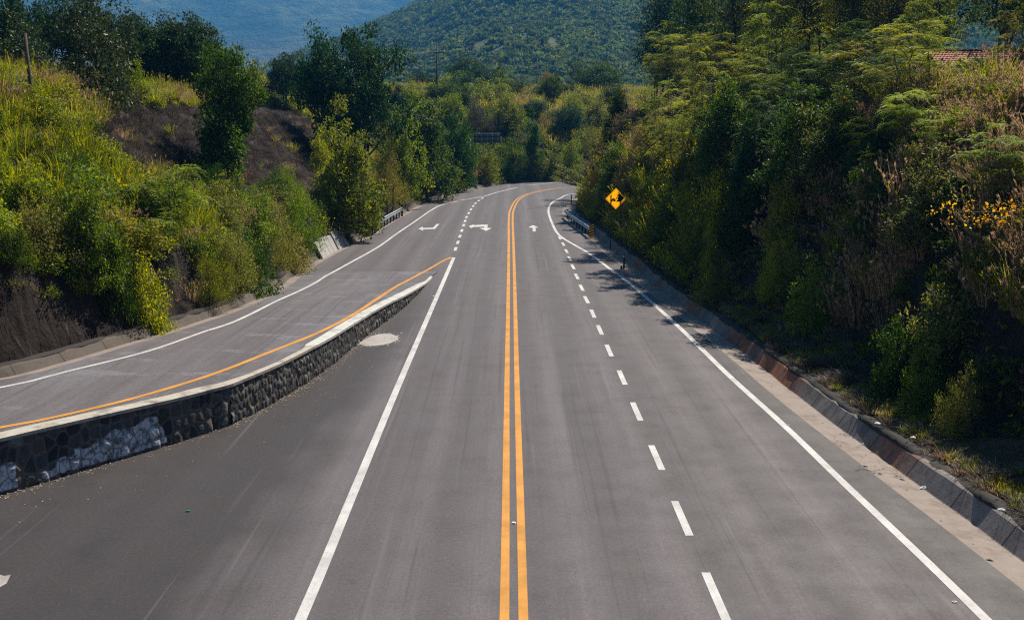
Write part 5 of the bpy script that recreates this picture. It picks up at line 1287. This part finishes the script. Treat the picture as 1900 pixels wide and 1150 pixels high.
# wire fence on the left bank top
YF = 45.
fr = empty("wire_fence", (x_at(57, YF, 10), YF, T(x_at(57, YF, 10), YF)), label="barbed-wire fence with a dark leaning wooden post on the left bank top", cat="fence"); fo = np.array(fr.location)
fp = []
for px_, Y_ in ((-120, 39), (57, YF), (0, 54), (0, 64), (0, 76)):
    xx = x_at(px_, Y_, 10) if Y_ <= YF else Lk(Y_)-12.5; fp.append(np.array([xx, Y_, T(xx, Y_)])-fo)
for i, p in enumerate(fp):
    hh = z_at(62, YF)-fo[2] if i == 1 else 1.7
    mb = MB(); mb.tube([tuple(p-np.array([0, 0, .4])), tuple(p+np.array([-.06, 0, hh]))], [.085, .07], 8); mb.build("post", M['wood'], fr, True)
for h in (.45, .75, 1.05, 1.35):
    for a, b in zip(fp[:-1], fp[1:]):
        mb = MB(); mb.tube([tuple(a*(1-t)+b*t+np.array([0, 0, h-.12*math.sin(math.pi*t)])) for t in np.linspace(0, 1, 9)], .004, 4); mb.build("wire", M['polecon'], fr)

# ------------------------------------------------------------------ house behind the right-hand trees
Yh = 62.; xh = x_at(1762, Yh, 12); xh2 = x_at(2100, Yh, 12); zg = T(xh+4, Yh+2)
hs = empty("house", (xh, Yh, zg), label="low house with a pinkish red barrel-tile roof half hidden by the right-hand trees", cat="house")
W_ = xh2-xh; D_ = 6.; ze = z_at(135, Yh)-zg; zrd = z_at(95.5, Yh+2.6)-zg
mb = MB()
mb.box((W_/2+.3, D_/2+.1, ze/2-.4), (W_/2-.5, D_/2-.35, ze/2+.4)); wl = mb.build("wall", plain("house_wall", (.16, .14, .12), .9), hs)
mb = MB(); mb.prism([(.45, .45, ze), (.45, D_-.4, ze), (.45, D_/2, zrd-.15)], (.12, 0, 0)); mb.build("gable", plain("gable_wood", (.05, .025, .02), .9), hs)
nx, ny = int(W_/.06), 26; xs = np.linspace(-.25, W_+.3, nx); M['tile'] = plain("roof_tile", (.52, .20, .13), .8, 0, .45, 6)
for sgn in (1, -1):
    t = np.linspace(0, 1, ny*3); Xg, Tg = np.meshgrid(xs, t, indexing='ij')
    yb = np.where(sgn > 0, -.25+Tg*(D_/2+.25), D_+.25-Tg*(D_/2+.25)); zz = ze-.10+Tg*(zrd-ze+.10)
    rows = 11; step = (1-np.mod(Tg*rows, 1))*.05; rowi = np.floor(Tg*rows)
    zz = zz+.055*np.abs(np.sin(Xg*math.pi/.21+rowi*.35))+step+(hsh(np.floor(Xg/.21), rowi, 5)-.5)*.02
    link("roof_slope", mesh_np("roof_slope", np.stack([Xg, yb, zz], 2).reshape(-1, 3), grid_faces(nx, ny*3, sgn > 0), M['tile'], False), hs)
mb = MB(); n_ = 30
for i in range(n_): x0_ = -.25+i*(W_+.5)/n_; mb.tube([(x0_, D_/2, zrd+.06), (x0_+(W_+.5)/n_+.04, D_/2, zrd+.03)], [.13, .10], 8)
mb.build("ridge", plain("ridge_tile", (.10, .045, .035), .8), hs, True)
mb = MB(); mb.box((W_*.35, .42, ze*.45), (.45, .04, ze*.33)); wn = mb.build("window", M['wood'], hs)
mb = MB(); mb.box((W_*.35, .37, ze*.45), (.38, .01, ze*.28)); mb.build("pane", M['black'], wn)
# picket fence and white post
pf = empty("picket_fence", (x_at(1872, 52, 10), 52, T(x_at(1872, 52, 10), 52)), label="grey weathered picket fence under the house's eave at the right photo edge", cat="fence")
zt = z_at(140, 52)-pf.location.z
for i in range(26):
    mb = MB(); mb.box((i*.16, 0, zt/2-.2+(i % 3)*.03), (.05, .012, zt/2+.2)); mb.build("picket", M['polecon'], pf)
for zz in (.4, .85):
    mb = MB(); mb.box((2.0, .03, zt*zz), (2.1, .015, .04)); mb.build("rail", M['polecon'], pf)
Y = 50; x = x_at(1752, Y, 10); z = T(x, Y); r = empty("white_post", (x, Y, z), label="squat white concrete post between the sunlit bush and the house", cat="post"); zt = z_at(164, Y)-z
mb = MB(); mb.box((0, 0, zt/2-.2), (.27, .27, zt/2+.15), taper=.85); mb.build("shaft", M['cap_white'], r); mb = MB(); mb.box((0, 0, zt), (.25, .25, .05), taper=.6); mb.build("cap", M['cap_white'], r)

# ------------------------------------------------------------------ air
hz = bpy.data.materials.new("haze_air"); hz.use_nodes = True; t = hz.node_tree; t.nodes.clear(); o_ = t.nodes.new("ShaderNodeOutputMaterial"); pv = t.nodes.new("ShaderNodeVolumePrincipled")
pv.inputs["Color"].default_value = (.08, .43, 1.0, 1); pv.inputs["Density"].default_value = HAZE = .00021; pv.inputs["Anisotropy"].default_value = .3
t.links.new(pv.outputs[0], o_.inputs["Volume"])
mb = MB(); mb.box((0, 2800, 440), (5200, 3900, 560)); mb.build("haze", hz, None, label="thin blue haze in the air over the valley", cat="haze", kind='stuff')
print("GZ min", GZ.min(), HZ.min(), MZ.min(), "max", HZ.max(), MZ.max())
